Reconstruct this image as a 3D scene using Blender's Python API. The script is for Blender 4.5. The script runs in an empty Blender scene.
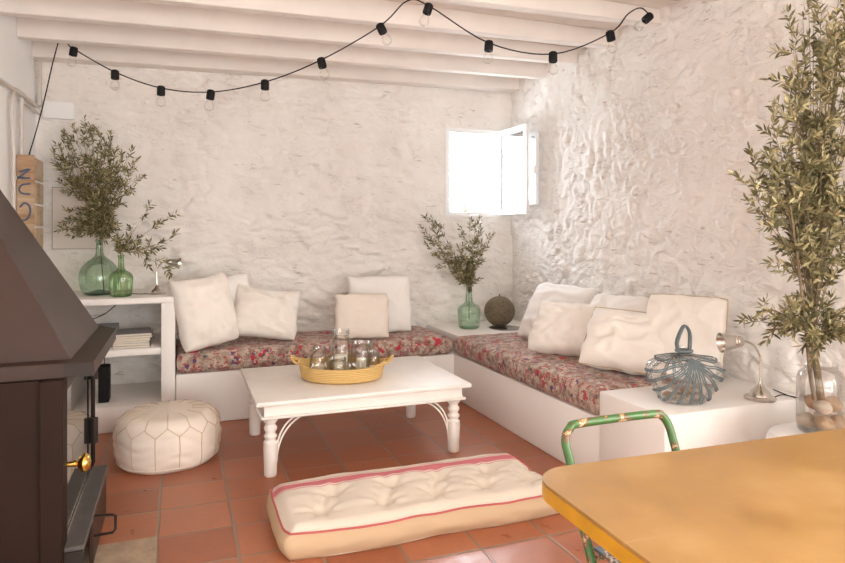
import bpy, bmesh, math, random
from mathutils import Vector, Matrix, Euler, noise
C = bpy.context.scene.collection
PI = math.pi
rnd = random.Random(7)
# ------------------------------------------------------------------ camera
F = 640.0; HY = 231.0; H = 1.4
TH = math.atan((422.5-178.0)/F)
S_, C_ = math.sin(TH), math.cos(TH)
FW = Vector((S_, C_, 0)); RT = Vector((C_, -S_, 0)); UP = Vector((0, 0, 1))
cam = bpy.data.cameras.new('camera'); co = bpy.data.objects.new('camera', cam); C.objects.link(co)
cam.sensor_width = 36; cam.lens = 36*F/845; cam.shift_y = (HY-281.5)/845
cam.clip_start = .05
co.location = (0, 0, H); co.rotation_euler = (PI/2, 0, -TH)
bpy.context.scene.camera = co
def at(x, y, f):                      # a point of the photo at a depth f metres
    return Vector((0, 0, H)) + FW*f + RT*((x-422.5)/F*f) + UP*((HY-y)/F*f)

# ------------------------------------------------------------------ materials
def mat(name, col=(.8, .8, .8), rough=.6, metal=0, bump=0, bscale=20, var=0, vscale=4, spec=.5, build=None, **kw):
    m = bpy.data.materials.new(name); m.use_nodes = True
    nt = m.node_tree; b = nt.nodes['Principled BSDF']
    b.inputs['Base Color'].default_value = (*col, 1); b.inputs['Roughness'].default_value = rough
    b.inputs['Metallic'].default_value = metal; b.inputs['Specular IOR Level'].default_value = spec
    for k, v in kw.items(): b.inputs[k.replace('_', ' ')].default_value = v
    tc = nt.nodes.new('ShaderNodeTexCoord')
    if var:
        n = nt.nodes.new('ShaderNodeTexNoise'); n.inputs['Scale'].default_value = vscale; n.inputs['Detail'].default_value = 6
        nt.links.new(tc.outputs['Object'], n.inputs['Vector'])
        r = nt.nodes.new('ShaderNodeMapRange'); r.inputs[1].default_value = .3; r.inputs[2].default_value = .7
        r.inputs[3].default_value = 1-var; r.inputs[4].default_value = 1+var*.4
        nt.links.new(n.outputs['Fac'], r.inputs[0])
        mx = nt.nodes.new('ShaderNodeVectorMath'); mx.operation = 'SCALE'; mx.inputs[0].default_value = col
        nt.links.new(r.outputs[0], mx.inputs['Scale']); nt.links.new(mx.outputs[0], b.inputs['Base Color'])
    if bump:
        n = nt.nodes.new('ShaderNodeTexNoise'); n.inputs['Scale'].default_value = bscale; n.inputs['Detail'].default_value = 5
        nt.links.new(tc.outputs['Object'], n.inputs['Vector'])
        bp = nt.nodes.new('ShaderNodeBump'); bp.inputs['Strength'].default_value = bump; bp.inputs['Distance'].default_value = .01
        nt.links.new(n.outputs['Fac'], bp.inputs['Height']); nt.links.new(bp.outputs[0], b.inputs['Normal'])
    if build: build(nt, b, tc)
    return m
def N(nt, t, **kw):
    n = nt.nodes.new('ShaderNode'+t)
    for k, v in kw.items():
        if k.startswith('i_'): n.inputs[k[2:].replace('_', ' ')].default_value = v
        elif k[0] == 'I' and k[1:].isdigit(): n.inputs[int(k[1:])].default_value = v
        else: setattr(n, k, v)
    return n
def L(nt, a, b): nt.links.new(a, b)

def b_floor(nt, b, tc):
    sep = N(nt, 'SeparateXYZ'); L(nt, tc.outputs['Object'], sep.inputs[0])
    nz = N(nt, 'TexNoise', i_Scale=3.0); L(nt, tc.outputs['Object'], nz.inputs['Vector'])
    outs = []
    for ax, off, size in ((0, -.088, .335), (1, 3.465, .3075)):
        a = N(nt, 'Math', operation='MULTIPLY_ADD', I1=.016, I2=-.008-off+size*40); L(nt, nz.outputs['Fac'], a.inputs[0])
        s = N(nt, 'Math', operation='ADD'); L(nt, sep.outputs[ax], s.inputs[0]); L(nt, a.outputs[0], s.inputs[1])
        d = N(nt, 'Math', operation='DIVIDE', I1=size); L(nt, s.outputs[0], d.inputs[0])
        fr = N(nt, 'Math', operation='FRACT'); L(nt, d.outputs[0], fr.inputs[0])
        fl = N(nt, 'Math', operation='FLOOR'); L(nt, d.outputs[0], fl.inputs[0])
        pp = N(nt, 'Math', operation='SUBTRACT', I1=.5); L(nt, fr.outputs[0], pp.inputs[0])
        ab = N(nt, 'Math', operation='ABSOLUTE'); L(nt, pp.outputs[0], ab.inputs[0])
        outs.append((ab, fl))
    mxm = N(nt, 'Math', operation='MAXIMUM'); L(nt, outs[0][0].outputs[0], mxm.inputs[0]); L(nt, outs[1][0].outputs[0], mxm.inputs[1])
    gm = N(nt, 'MapRange', I1=.474, I2=.489); L(nt, mxm.outputs[0], gm.inputs[0])
    cv = N(nt, 'CombineXYZ'); L(nt, outs[0][1].outputs[0], cv.inputs[0]); L(nt, outs[1][1].outputs[0], cv.inputs[1])
    wn = N(nt, 'TexWhiteNoise', noise_dimensions='3D'); L(nt, cv.outputs[0], wn.inputs['Vector'])
    rp = N(nt, 'ValToRGB'); cr = rp.color_ramp
    cr.elements[0].color = (.31, .098, .044, 1); cr.elements[1].color = (.48, .18, .088, 1)
    e = cr.elements.new(.5); e.color = (.385, .131, .061, 1)
    n2 = N(nt, 'TexNoise', i_Scale=9.0, i_Detail=8.0, i_Roughness=.65); L(nt, tc.outputs['Object'], n2.inputs['Vector'])
    mp = N(nt, 'Mapping'); mp.inputs['Scale'].default_value = (3, 26, 1); L(nt, tc.outputs['Object'], mp.inputs[0])
    n3 = N(nt, 'TexNoise', i_Scale=1.5, i_Detail=5.0); L(nt, mp.outputs[0], n3.inputs['Vector'])
    ad = N(nt, 'Math', operation='MULTIPLY_ADD', I1=.6); L(nt, wn.outputs['Value'], ad.inputs[0])
    a3 = N(nt, 'Math', operation='MULTIPLY_ADD', I1=1.1, I2=-.35); L(nt, n2.outputs['Fac'], a3.inputs[0]); L(nt, a3.outputs[0], ad.inputs[2])
    L(nt, ad.outputs[0], rp.inputs[0])
    mixg = N(nt, 'Mix', data_type='RGBA'); L(nt, gm.outputs[0], mixg.inputs[0]); L(nt, rp.outputs[0], mixg.inputs[6])
    mixg.inputs[7].default_value = (.27, .19, .14, 1)
    L(nt, mixg.outputs[2], b.inputs['Base Color'])
    rr = N(nt, 'MapRange', I1=.3, I2=.7, I3=.26, I4=.42); L(nt, n2.outputs['Fac'], rr.inputs[0])
    L(nt, rr.outputs[0], b.inputs['Roughness'])
    h1 = N(nt, 'Math', operation='MULTIPLY_ADD', I1=-1.0); L(nt, gm.outputs[0], h1.inputs[0])
    h2 = N(nt, 'Math', operation='MULTIPLY', I1=.35); L(nt, n3.outputs['Fac'], h2.inputs[0]); L(nt, h2.outputs[0], h1.inputs[2])
    bp = N(nt, 'Bump', i_Strength=.35, i_Distance=.006); L(nt, h1.outputs[0], bp.inputs['Height']); L(nt, bp.outputs[0], b.inputs['Normal'])

def b_wall(nt, b, tc):
    n = N(nt, 'TexNoise', i_Scale=2.2, i_Detail=8.0, i_Roughness=.6); L(nt, tc.outputs['Object'], n.inputs['Vector'])
    rp = N(nt, 'ValToRGB'); cr = rp.color_ramp
    cr.elements[0].position = .3; cr.elements[0].color = (.79, .75, .71, 1)
    cr.elements[1].position = .65; cr.elements[1].color = (.87, .845, .81, 1)
    L(nt, n.outputs['Fac'], rp.inputs[0])
    # broken cracks and short dashes; crevice shadow is painted into the whitewash colour
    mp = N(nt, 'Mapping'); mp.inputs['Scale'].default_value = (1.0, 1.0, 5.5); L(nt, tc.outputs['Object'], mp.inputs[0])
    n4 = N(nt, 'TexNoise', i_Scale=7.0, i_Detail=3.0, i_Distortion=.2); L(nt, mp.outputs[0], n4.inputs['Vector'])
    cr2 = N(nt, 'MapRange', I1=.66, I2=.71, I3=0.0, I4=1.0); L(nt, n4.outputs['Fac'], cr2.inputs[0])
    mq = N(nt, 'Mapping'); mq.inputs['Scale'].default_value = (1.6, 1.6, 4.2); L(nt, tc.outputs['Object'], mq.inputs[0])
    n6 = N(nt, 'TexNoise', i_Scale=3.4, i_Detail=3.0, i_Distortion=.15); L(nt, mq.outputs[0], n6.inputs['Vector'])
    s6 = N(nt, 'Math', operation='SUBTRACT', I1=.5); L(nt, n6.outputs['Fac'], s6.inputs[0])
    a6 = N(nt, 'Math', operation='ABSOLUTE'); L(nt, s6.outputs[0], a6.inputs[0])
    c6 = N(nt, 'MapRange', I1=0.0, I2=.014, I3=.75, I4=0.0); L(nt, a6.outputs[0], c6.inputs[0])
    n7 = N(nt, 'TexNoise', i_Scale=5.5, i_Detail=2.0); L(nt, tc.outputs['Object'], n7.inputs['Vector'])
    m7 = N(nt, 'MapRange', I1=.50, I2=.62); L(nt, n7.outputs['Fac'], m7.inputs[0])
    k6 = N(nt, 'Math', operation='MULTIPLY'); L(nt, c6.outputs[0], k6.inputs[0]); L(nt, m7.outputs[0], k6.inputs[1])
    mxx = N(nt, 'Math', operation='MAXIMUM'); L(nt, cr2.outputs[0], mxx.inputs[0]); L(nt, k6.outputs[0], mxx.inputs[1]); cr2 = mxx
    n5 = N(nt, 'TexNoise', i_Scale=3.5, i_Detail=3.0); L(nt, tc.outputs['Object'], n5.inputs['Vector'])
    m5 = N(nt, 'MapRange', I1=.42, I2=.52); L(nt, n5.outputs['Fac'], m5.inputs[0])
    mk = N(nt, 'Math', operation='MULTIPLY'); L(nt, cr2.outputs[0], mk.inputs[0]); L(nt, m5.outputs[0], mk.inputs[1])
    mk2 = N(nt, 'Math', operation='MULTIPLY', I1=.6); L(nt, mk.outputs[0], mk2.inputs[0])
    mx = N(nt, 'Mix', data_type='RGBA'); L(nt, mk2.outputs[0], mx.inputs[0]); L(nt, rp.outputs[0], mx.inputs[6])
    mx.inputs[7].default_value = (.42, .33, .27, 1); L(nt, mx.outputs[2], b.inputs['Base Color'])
    v = N(nt, 'TexNoise', i_Scale=13.0, i_Detail=4.0, i_Roughness=.5); L(nt, tc.outputs['Object'], v.inputs['Vector'])
    mb = N(nt, 'Mapping'); mb.inputs['Scale'].default_value = (1.0, 1.0, 1.9); L(nt, tc.outputs['Object'], mb.inputs[0])
    vb = N(nt, 'TexNoise', i_Scale=6.5, i_Detail=5.0, i_Roughness=.55, i_Distortion=.5); L(nt, mb.outputs[0], vb.inputs['Vector'])
    vr = N(nt, 'MapRange', I1=.42, I2=.60, I3=0.0, I4=1.6); L(nt, vb.outputs['Fac'], vr.inputs[0])
    ml = N(nt, 'TexNoise', i_Scale=1.7, i_Detail=2.0); L(nt, tc.outputs['Object'], ml.inputs['Vector'])
    mr2 = N(nt, 'MapRange', I1=.38, I2=.62, I3=.35, I4=1.0); L(nt, ml.outputs['Fac'], mr2.inputs[0])
    vm = N(nt, 'Math', operation='MULTIPLY'); L(nt, vr.outputs[0], vm.inputs[0]); L(nt, mr2.outputs[0], vm.inputs[1])
    va = N(nt, 'Math', operation='ADD'); L(nt, vm.outputs[0], va.inputs[0]); L(nt, v.outputs['Fac'], va.inputs[1])
    hh = N(nt, 'Math', operation='MULTIPLY_ADD', I1=-1.1); L(nt, mk.outputs[0], hh.inputs[0]); L(nt, va.outputs[0], hh.inputs[2])
    bp = N(nt, 'Bump', i_Strength=.5, i_Distance=.019); L(nt, hh.outputs[0], bp.inputs['Height']); L(nt, bp.outputs[0], b.inputs['Normal'])

def b_fabric(nt, b, tc):
    base = (.40, .31, .24, 1)
    cur = None
    nd = N(nt, 'TexNoise', i_Scale=14.0, i_Detail=3.0); L(nt, tc.outputs['Object'], nd.inputs['Vector'])
    dm = N(nt, 'VectorMath', operation='SCALE'); dm.inputs['Scale'].default_value = .13; L(nt, nd.outputs['Color'], dm.inputs[0])
    dv = N(nt, 'VectorMath', operation='ADD'); L(nt, tc.outputs['Object'], dv.inputs[0]); L(nt, dm.outputs[0], dv.inputs[1])
    n0 = N(nt, 'TexNoise', i_Scale=22.0, i_Detail=5.0); L(nt, tc.outputs['Object'], n0.inputs['Vector'])
    r0 = N(nt, 'ValToRGB'); r0.color_ramp.elements[0].position = .35; r0.color_ramp.elements[0].color = (.25, .17, .135, 1)
    r0.color_ramp.elements[1].position = .6; r0.color_ramp.elements[1].color = (.52, .41, .34, 1)
    L(nt, n0.outputs['Fac'], r0.inputs[0]); cur = r0.outputs[0]
    def blobs(scale, seed, thr, col, stretch=(1, 1, 1), ring=False):
        nonlocal cur
        mp = N(nt, 'Mapping'); mp.inputs['Location'].default_value = (seed, seed*1.7, seed*.3); mp.inputs['Scale'].default_value = stretch
        L(nt, dv.outputs[0], mp.inputs[0])
        if ring:
            t = N(nt, 'TexNoise', i_Scale=scale, i_Detail=2.0); L(nt, mp.outputs[0], t.inputs['Vector'])
            s = N(nt, 'Math', operation='SUBTRACT', I1=.5); L(nt, t.outputs['Fac'], s.inputs[0])
            o = N(nt, 'Math', operation='ABSOLUTE'); L(nt, s.outputs[0], o.inputs[0])
            mr = N(nt, 'MapRange', I1=thr*.6, I2=thr, I3=1.0, I4=0.0)
        else:
            t = N(nt, 'TexVoronoi', i_Scale=scale); L(nt, mp.outputs[0], t.inputs['Vector']); o = t
            mr = N(nt, 'MapRange', I1=thr*.9, I2=thr, I3=1.0, I4=0.0)
        L(nt, o.outputs[0], mr.inputs[0])
        mx = N(nt, 'Mix', data_type='RGBA'); L(nt, mr.outputs[0], mx.inputs[0]); L(nt, cur, mx.inputs[6]); mx.inputs[7].default_value = (*col, 1)
        cur = mx.outputs[2]
    blobs(3.6, 3.1, .010, (.36, .09, .07), ring=True)
    blobs(6.0, 9.4, .009, (.33, .13, .10), ring=True)
    blobs(14, 1.3, .25, (.40, .10, .09), (1, 1, 1.0))
    blobs(11, 5.2, .20, (.13, .07, .15))
    blobs(6.5, 7.7, .20, (.52, .05, .07))
    blobs(15, 2.9, .17, (.09, .10, .11))
    blobs(19, 4.4, .27, (.60, .46, .42))
    blobs(12, 6.4, .19, (.44, .15, .20))
    blobs(26, 8.4, .20, (.20, .12, .10))
    L(nt, cur, b.inputs['Base Color'])
    mp = N(nt, 'Mapping'); mp.inputs['Scale'].default_value = (1, 1, 1); L(nt, tc.outputs['Object'], mp.inputs[0])
    w = N(nt, 'TexWave', bands_direction='Z', i_Scale=26.0, i_Distortion=1.5); L(nt, mp.outputs[0], w.inputs['Vector'])
    w2 = N(nt, 'TexWave', bands_direction='Y', i_Scale=14.0, i_Distortion=1.5); L(nt, mp.outputs[0], w2.inputs['Vector'])
    ad = N(nt, 'Math', operation='ADD'); L(nt, w.outputs['Fac'], ad.inputs[0]); L(nt, w2.outputs['Fac'], ad.inputs[1])
    bp = N(nt, 'Bump', i_Strength=.5, i_Distance=.004); L(nt, ad.outputs[0], bp.inputs['Height']); L(nt, bp.outputs[0], b.inputs['Normal'])

def b_chip(paint, rust, under, thr=.55, sc=14):
    def f(nt, b, tc):
        n = N(nt, 'TexNoise', i_Scale=float(sc), i_Detail=7.0, i_Roughness=.65); L(nt, tc.outputs['Object'], n.inputs['Vector'])
        r = N(nt, 'ValToRGB'); r.color_ramp.interpolation = 'CONSTANT'
        r.color_ramp.elements[0].color = (*paint, 1); r.color_ramp.elements[1].position = thr; r.color_ramp.elements[1].color = (*rust, 1)
        e = r.color_ramp.elements.new(thr+.045); e.color = (*under, 1)
        e = r.color_ramp.elements.new(thr+.10); e.color = (rust[0]*.6, rust[1]*.6, rust[2]*.6, 1)
        L(nt, n.outputs['Fac'], r.inputs[0]); L(nt, r.outputs[0], b.inputs['Base Color'])
        bp = N(nt, 'Bump', i_Strength=.4, i_Distance=.002); L(nt, n.outputs['Fac'], bp.inputs['Height']); L(nt, bp.outputs[0], b.inputs['Normal'])
    return f
def b_table(nt, b, tc):
    n = N(nt, 'TexNoise', i_Scale=3.0, i_Detail=9.0, i_Roughness=.62); L(nt, tc.outputs['Object'], n.inputs['Vector'])
    r = N(nt, 'ValToRGB'); cr = r.color_ramp
    cr.elements[0].position = .3; cr.elements[0].color = (.25, .13, .038, 1)
    cr.elements[1].position = .72; cr.elements[1].color = (.40, .25, .10, 1)
    e = cr.elements.new(.5); e.color = (.32, .175, .055, 1)
    L(nt, n.outputs['Fac'], r.inputs[0])
    mp = N(nt, 'Mapping'); mp.inputs['Scale'].default_value = (1.5, 30, 1); mp.inputs['Rotation'].default_value = (0, 0, .5); L(nt, tc.outputs['Object'], mp.inputs[0])
    n2 = N(nt, 'TexNoise', i_Scale=2.0, i_Detail=3.0); L(nt, mp.outputs[0], n2.inputs['Vector'])
    mr = N(nt, 'MapRange', I1=.70, I2=.74, I3=0.0, I4=.07); L(nt, n2.outputs['Fac'], mr.inputs[0])
    mx = N(nt, 'Mix', data_type='RGBA'); L(nt, mr.outputs[0], mx.inputs[0]); L(nt, r.outputs[0], mx.inputs[6]); mx.inputs[7].default_value = (.80, .60, .36, 1)
    L(nt, mx.outputs[2], b.inputs['Base Color'])
    rr = N(nt, 'MapRange', I1=.3, I2=.7, I3=.28, I4=.5); L(nt, n.outputs['Fac'], rr.inputs[0]); L(nt, rr.outputs[0], b.inputs['Roughness'])
def b_leaf(nt, b, tc):
    g = N(nt, 'NewGeometry')
    r = N(nt, 'ValToRGB'); cr = r.color_ramp
    cr.elements[0].color = (.075, .068, .028, 1); cr.elements[1].color = (.46, .40, .22, 1)
    e = cr.elements.new(.5); e.color = (.20, .175, .078, 1)
    L(nt, g.outputs['Random Per Island'], r.inputs[0]); L(nt, r.outputs[0], b.inputs['Base Color'])
def b_old(cols, sc=9, stretch=(1, 1, 5)):
    def f(nt, b, tc):
        mp = N(nt, 'Mapping'); mp.inputs['Scale'].default_value = stretch; L(nt, tc.outputs['Object'], mp.inputs[0])
        n = N(nt, 'TexNoise', i_Scale=float(sc), i_Detail=8.0, i_Roughness=.7); L(nt, mp.outputs[0], n.inputs['Vector'])
        r = N(nt, 'ValToRGB'); cr = r.color_ramp
        cr.elements[0].position = .3; cr.elements[0].color = (*cols[0], 1); cr.elements[1].position = .7; cr.elements[1].color = (*cols[-1], 1)
        if len(cols) > 2: e = cr.elements.new(.5); e.color = (*cols[1], 1)
        L(nt, n.outputs['Fac'], r.inputs[0]); L(nt, r.outputs[0], b.inputs['Base Color'])
        bp = N(nt, 'Bump', i_Strength=.3, i_Distance=.003); L(nt, n.outputs['Fac'], bp.inputs['Height']); L(nt, bp.outputs[0], b.inputs['Normal'])
    return f
def b_mattress(nt, b, tc):          # woven stripes in the cloth
    sep = N(nt, 'SeparateXYZ'); L(nt, tc.outputs['Object'], sep.inputs[0])
    cur = None
    for lo, hi, col in ((.135, .195, (.62, .20, .22)), (.118, .125, (.66, .28, .29)), (.206, .213, (.66, .28, .29))):
        a = N(nt, 'Math', operation='GREATER_THAN', I1=lo); L(nt, sep.outputs[1], a.inputs[0])
        c = N(nt, 'Math', operation='LESS_THAN', I1=hi); L(nt, sep.outputs[1], c.inputs[0])
        m = N(nt, 'Math', operation='MULTIPLY'); L(nt, a.outputs[0], m.inputs[0]); L(nt, c.outputs[0], m.inputs[1])
        mx = N(nt, 'Mix', data_type='RGBA'); L(nt, m.outputs[0], mx.inputs[0])
        if cur: L(nt, cur, mx.inputs[6])
        else: mx.inputs[6].default_value = (.74, .66, .56, 1)
        mx.inputs[7].default_value = (*col, 1); cur = mx.outputs[2]
    L(nt, cur, b.inputs['Base Color'])
    n = N(nt, 'TexNoise', i_Scale=14.0, i_Detail=5.0); L(nt, tc.outputs['Object'], n.inputs['Vector'])
    bp = N(nt, 'Bump', i_Strength=.35, i_Distance=.008); L(nt, n.outputs['Fac'], bp.inputs['Height']); L(nt, bp.outputs[0], b.inputs['Normal'])
def b_straw(col, dark):
    def f(nt, b, tc):
        w = N(nt, 'TexWave', bands_direction='Z', i_Scale=28.0, i_Distortion=1.0); L(nt, tc.outputs['Object'], w.inputs['Vector'])
        mx = N(nt, 'Mix', data_type='RGBA'); L(nt, w.outputs['Fac'], mx.inputs[0]); mx.inputs[6].default_value = (*dark, 1); mx.inputs[7].default_value = (*col, 1)
        L(nt, mx.outputs[2], b.inputs['Base Color'])
        bp = N(nt, 'Bump', i_Strength=.6, i_Distance=.004); L(nt, w.outputs['Fac'], bp.inputs['Height']); L(nt, bp.outputs[0], b.inputs['Normal'])
    return f
def b_ball(nt, b, tc):
    v = N(nt, 'TexVoronoi', i_Scale=55.0); L(nt, tc.outputs['Object'], v.inputs['Vector'])
    r = N(nt, 'ValToRGB'); r.color_ramp.elements[0].color = (.03, .022, .014, 1); r.color_ramp.elements[1].position = .5; r.color_ramp.elements[1].color = (.17, .13, .08, 1)
    L(nt, v.outputs['Distance'], r.inputs[0]); L(nt, r.outputs[0], b.inputs['Base Color'])
    bp = N(nt, 'Bump', i_Strength=.9, i_Distance=.006); L(nt, v.outputs['Distance'], bp.inputs['Height']); L(nt, bp.outputs[0], b.inputs['Normal'])
def glass_thin(name, tint, gloss=.12):
    m = bpy.data.materials.new(name); m.use_nodes = True; nt = m.node_tree; nt.nodes.remove(nt.nodes['Principled BSDF'])
    out = nt.nodes['Material Output']
    t = N(nt, 'BsdfTransparent', i_Color=(*tint, 1)); g = N(nt, 'BsdfGlossy', i_Roughness=.02)
    lw = N(nt, 'LayerWeight', i_Blend=.35)
    mr = N(nt, 'MapRange', I1=0.0, I2=1.0, I3=gloss*.35, I4=gloss+.45); L(nt, lw.outputs['Fresnel'], mr.inputs[0])
    mx = N(nt, 'MixShader'); L(nt, mr.outputs[0], mx.inputs[0]); L(nt, t.outputs[0], mx.inputs[1]); L(nt, g.outputs[0], mx.inputs[2])
    L(nt, mx.outputs[0], out.inputs[0]); return m
def leather(nt, b, tc): pass

M = dict(
 floor=mat('terracotta_tiles', build=b_floor, spec=.45),
 hearth=mat('hearth_stone', (.46, .345, .245), .7, var=.2, vscale=14, bump=.3, bscale=60),
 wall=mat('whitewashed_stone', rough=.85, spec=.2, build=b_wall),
 plaster=mat('white_plaster', (.84, .815, .785), .75, bump=.25, bscale=6, spec=.25),
 plaster_left=mat('white_plaster_left', (.87, .87, .87), .8, bump=.2, bscale=5, spec=.2),
 beam=mat('painted_beam', (.80, .745, .70), .7, var=.06, bump=.2, bscale=9, spec=.25),
 frame=mat('white_window_paint', (.85, .85, .85), .4),
 fabric=mat('printed_quilt', rough=.95, build=b_fabric, spec=.1, Sheen_Weight=.15),
 pillow=mat('cream_linen', (.85, .805, .745), .95, bump=.35, bscale=11, spec=.1),
 pillow2=mat('white_cotton', (.85, .83, .80), .95, bump=.35, bscale=9, spec=.1),
 pillow3=mat('sand_linen', (.80, .72, .64), .95, bump=.3, bscale=10, spec=.1),
 piping=mat('pillow_piping', (.50, .38, .24), .9),
 table_white=mat('white_painted_wood', (.83, .79, .74), .5, var=.04, vscale=9, bump=.12, bscale=30),
 mattress=mat('striped_mattress_cloth', rough=.95, spec=.1, build=b_mattress),
 mattress_side=mat('mattress_side_cloth', (.56, .41, .265), .95, bump=.5, bscale=9, spec=.1),
 mattress_pipe=mat('red_piping', (.50, .12, .12), .9),
 pouf=mat('pouf_leather', (.82, .74, .65), .6, bump=.4, bscale=7, spec=.25),
 stitch=mat('pouf_stitching', (.58, .44, .30), .8),
 basket=mat('straw_basket', rough=.8, build=b_straw((.72, .50, .20), (.55, .34, .11))),
 glass=glass_thin('clear_glass', (.99, .99, .985), .22),
 bulb=glass_thin('bulb_glass', (.99, .99, .985), -.12),
 pane=glass_thin('window_pane', (.97, .98, .98), .2),
 stoveglass=glass_thin('stove_glass', (.80, .74, .70), .75),
 green=glass_thin('green_glass', (.74, .86, .76), .15),
 green2=glass_thin('bright_green_glass', (.68, .82, .60), .15),
 green3=glass_thin('pale_green_glass', (.78, .91, .80), .15),
 greenbase=mat('thick_green_glass', (.06, .17, .09), .12, Transmission_Weight=.35),
 candle=mat('candle_wax', (.86, .80, .66), .5),
 silver=mat('brushed_silver', (.62, .58, .53), .25, metal=1, bump=.1),
 brass=mat('polished_brass', (.85, .55, .14), .18, metal=1),
 stove=mat('brown_stove_enamel', (.020, .0105, .0075), .6, var=.2, vscale=2.5, spec=.10),
 hood=mat('stove_hood_steel', (.040, .021, .015), .42, var=.2, vscale=4, bump=.05, bscale=9, spec=.28),
 iron=mat('cast_iron', (.085, .075, .07), .4, var=.2, vscale=12, bump=.2, bscale=30),
 black=mat('black_plastic', (.010, .009, .009), .6, spec=.2),
 dark=mat('dark_metal', (.022, .016, .013), .5, spec=.25),
 rope=mat('blue_grey_rope', (.15, .185, .195), .85, bump=.5, bscale=80),
 bark=mat('olive_bark', (.20, .145, .085), .9, bump=.5, bscale=40, var=.3, vscale=20),
 leaf=mat('olive_leaves', rough=.55, build=b_leaf, spec=.35),
 ball=mat('carved_ball', rough=.7, build=b_ball),
 pebble=mat('pebbles', (.45, .30, .18), .6, var=.3, vscale=14),
 pebble2=mat('pale_pebbles', (.55, .46, .36), .6, var=.3, vscale=14),
 tabletop=mat('yellow_tabletop', rough=.35, build=b_table),
 tableedge=mat('yellow_table_edge', (.52, .26, .018), .35, var=.15, vscale=12),
 greenpaint=mat('chipped_green_paint', rough=.4, build=b_chip((.050, .135, .035), (.16, .06, .03), (.52, .38, .20), .53, 20)),
 greenrust=mat('heavily_chipped_green_paint', rough=.5, build=b_chip((.07, .20, .045), (.16, .06, .03), (.62, .50, .30), .47, 26)),
 seatpaint=mat('chipped_seat_paint', rough=.5, build=b_chip((.10, .14, .17), (.20, .12, .07), (.62, .54, .42), .50, 18)),
 crate=mat('crate_wood', rough=.8, build=b_old([(.22, .09, .045), (.46, .30, .18), (.60, .48, .35)], 3, (.5, 1, 3.5))),
 crate2=mat('pale_crate_wood', rough=.8, build=b_old([(.36, .22, .12), (.56, .44, .31), (.60, .49, .37)], 6, (1, 1, 2))),
 ink=mat('blue_ink', (.08, .13, .22), .8),
 pipe=mat('grey_painted_pipe', (.62, .57, .53), .5),
 paper=mat('magazine_paper', (.72, .66, .56), .8, var=.1, vscale=60),
 cover=mat('magazine_cover', (.35, .27, .20), .6),
 cover2=mat('grey_cover', (.30, .30, .32), .6),
 panel=mat('cream_panel', (.76, .69, .63), .6),
 groove=mat('panel_groove', (.30, .24, .20), .8),
 grass=mat('garden_leaves', (.48, .50, .40), .8),
 ground=mat('pale_ground', (.6, .57, .5), .9),
 stone=mat('garden_wall', (.75, .73, .68), .9),
)
# ------------------------------------------------------------------ mesh helpers
class G:
    def __init__(s): s.v = []; s.f = []; s.m = []
    def add(s, V, Fc, mi=0):
        o = len(s.v); s.v += [Vector(v) for v in V]; s.f += [tuple(i+o for i in f) for f in Fc]; s.m += [mi]*len(Fc); return s
    def join(s, g): return s.add(g.v, g.f)
    def xf(s, mt): s.v = [mt @ v for v in s.v]; return s
def box(x0, x1, y0, y1, z0, z1, bev=0, seg=2):
    bm = bmesh.new(); bmesh.ops.create_cube(bm, size=1)
    for v in bm.verts: v.co = Vector(((x0+x1)/2+v.co.x*(x1-x0), (y0+y1)/2+v.co.y*(y1-y0), (z0+z1)/2+v.co.z*(z1-z0)))
    if bev: bmesh.ops.bevel(bm, geom=bm.edges[:], offset=bev, segments=seg, affect='EDGES', profile=.5)
    bm.verts.index_update(); g = G(); g.add([v.co.copy() for v in bm.verts], [[v.index for v in f.verts] for f in bm.faces]); bm.free(); return g
def lathe(prof, seg=32, c=(0, 0, 0), sx=1, sy=1, caps=True):
    g = G(); V = []; Fc = []
    for r, z in prof:
        for k in range(seg):
            a = 2*PI*k/seg; V.append((c[0]+r*math.cos(a)*sx, c[1]+r*math.sin(a)*sy, c[2]+z))
    n = len(prof)
    for i in range(n-1):
        for k in range(seg):
            k2 = (k+1) % seg; Fc.append((i*seg+k, i*seg+k2, (i+1)*seg+k2, (i+1)*seg+k))
    if caps:
        if prof[0][0] > 1e-5: Fc.append(tuple(range(seg))[::-1])
        if prof[-1][0] > 1e-5: Fc.append(tuple((n-1)*seg+k for k in range(seg)))
    return g.add(V, Fc)
def smooth_path(P, n=8, closed=False):
    P = [Vector(p) for p in P]; out = []; m = len(P)
    rng = range(m if closed else m-1)
    for i in rng:
        if closed: a, b, c, d = P[i-1], P[i], P[(i+1) % m], P[(i+2) % m]
        else: a, b, c, d = P[max(i-1, 0)], P[i], P[i+1], P[min(i+2, m-1)]
        for k in range(n):
            t = k/n; out.append(.5*((2*b)+(c-a)*t+(2*a-5*b+4*c-d)*t*t+(3*b-a-3*c+d)*t**3))
    if not closed: out.append(P[-1])
    return out
def tube(P, r, seg=8, closed=False):
    P = [Vector(p) for p in P]; n = len(P); V = []; Fc = []
    rr = r if isinstance(r, (list, tuple)) else [r]*n
    T = []
    for i in range(n):
        if closed: t = P[(i+1) % n]-P[i-1]
        else: t = P[min(i+1, n-1)]-P[max(i-1, 0)]
        T.append(t.normalized() if t.length > 1e-9 else Vector((0, 0, 1)))
    u = T[0].orthogonal().normalized()
    for i in range(n):
        u = (u-T[i]*u.dot(T[i]));  u = u.normalized() if u.length > 1e-6 else T[i].orthogonal().normalized()
        w = T[i].cross(u)
        for k in range(seg):
            a = 2*PI*k/seg; V.append(P[i]+(u*math.cos(a)+w*math.sin(a))*rr[i])
    for i in range(n if closed else n-1):
        j = (i+1) % n
        for k in range(seg):
            k2 = (k+1) % seg; Fc.append((i*seg+k, i*seg+k2, j*seg+k2, j*seg+k))
    if not closed: Fc += [tuple(range(seg))[::-1], tuple((n-1)*seg+k for k in range(seg))]
    return G().add(V, Fc)
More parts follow.
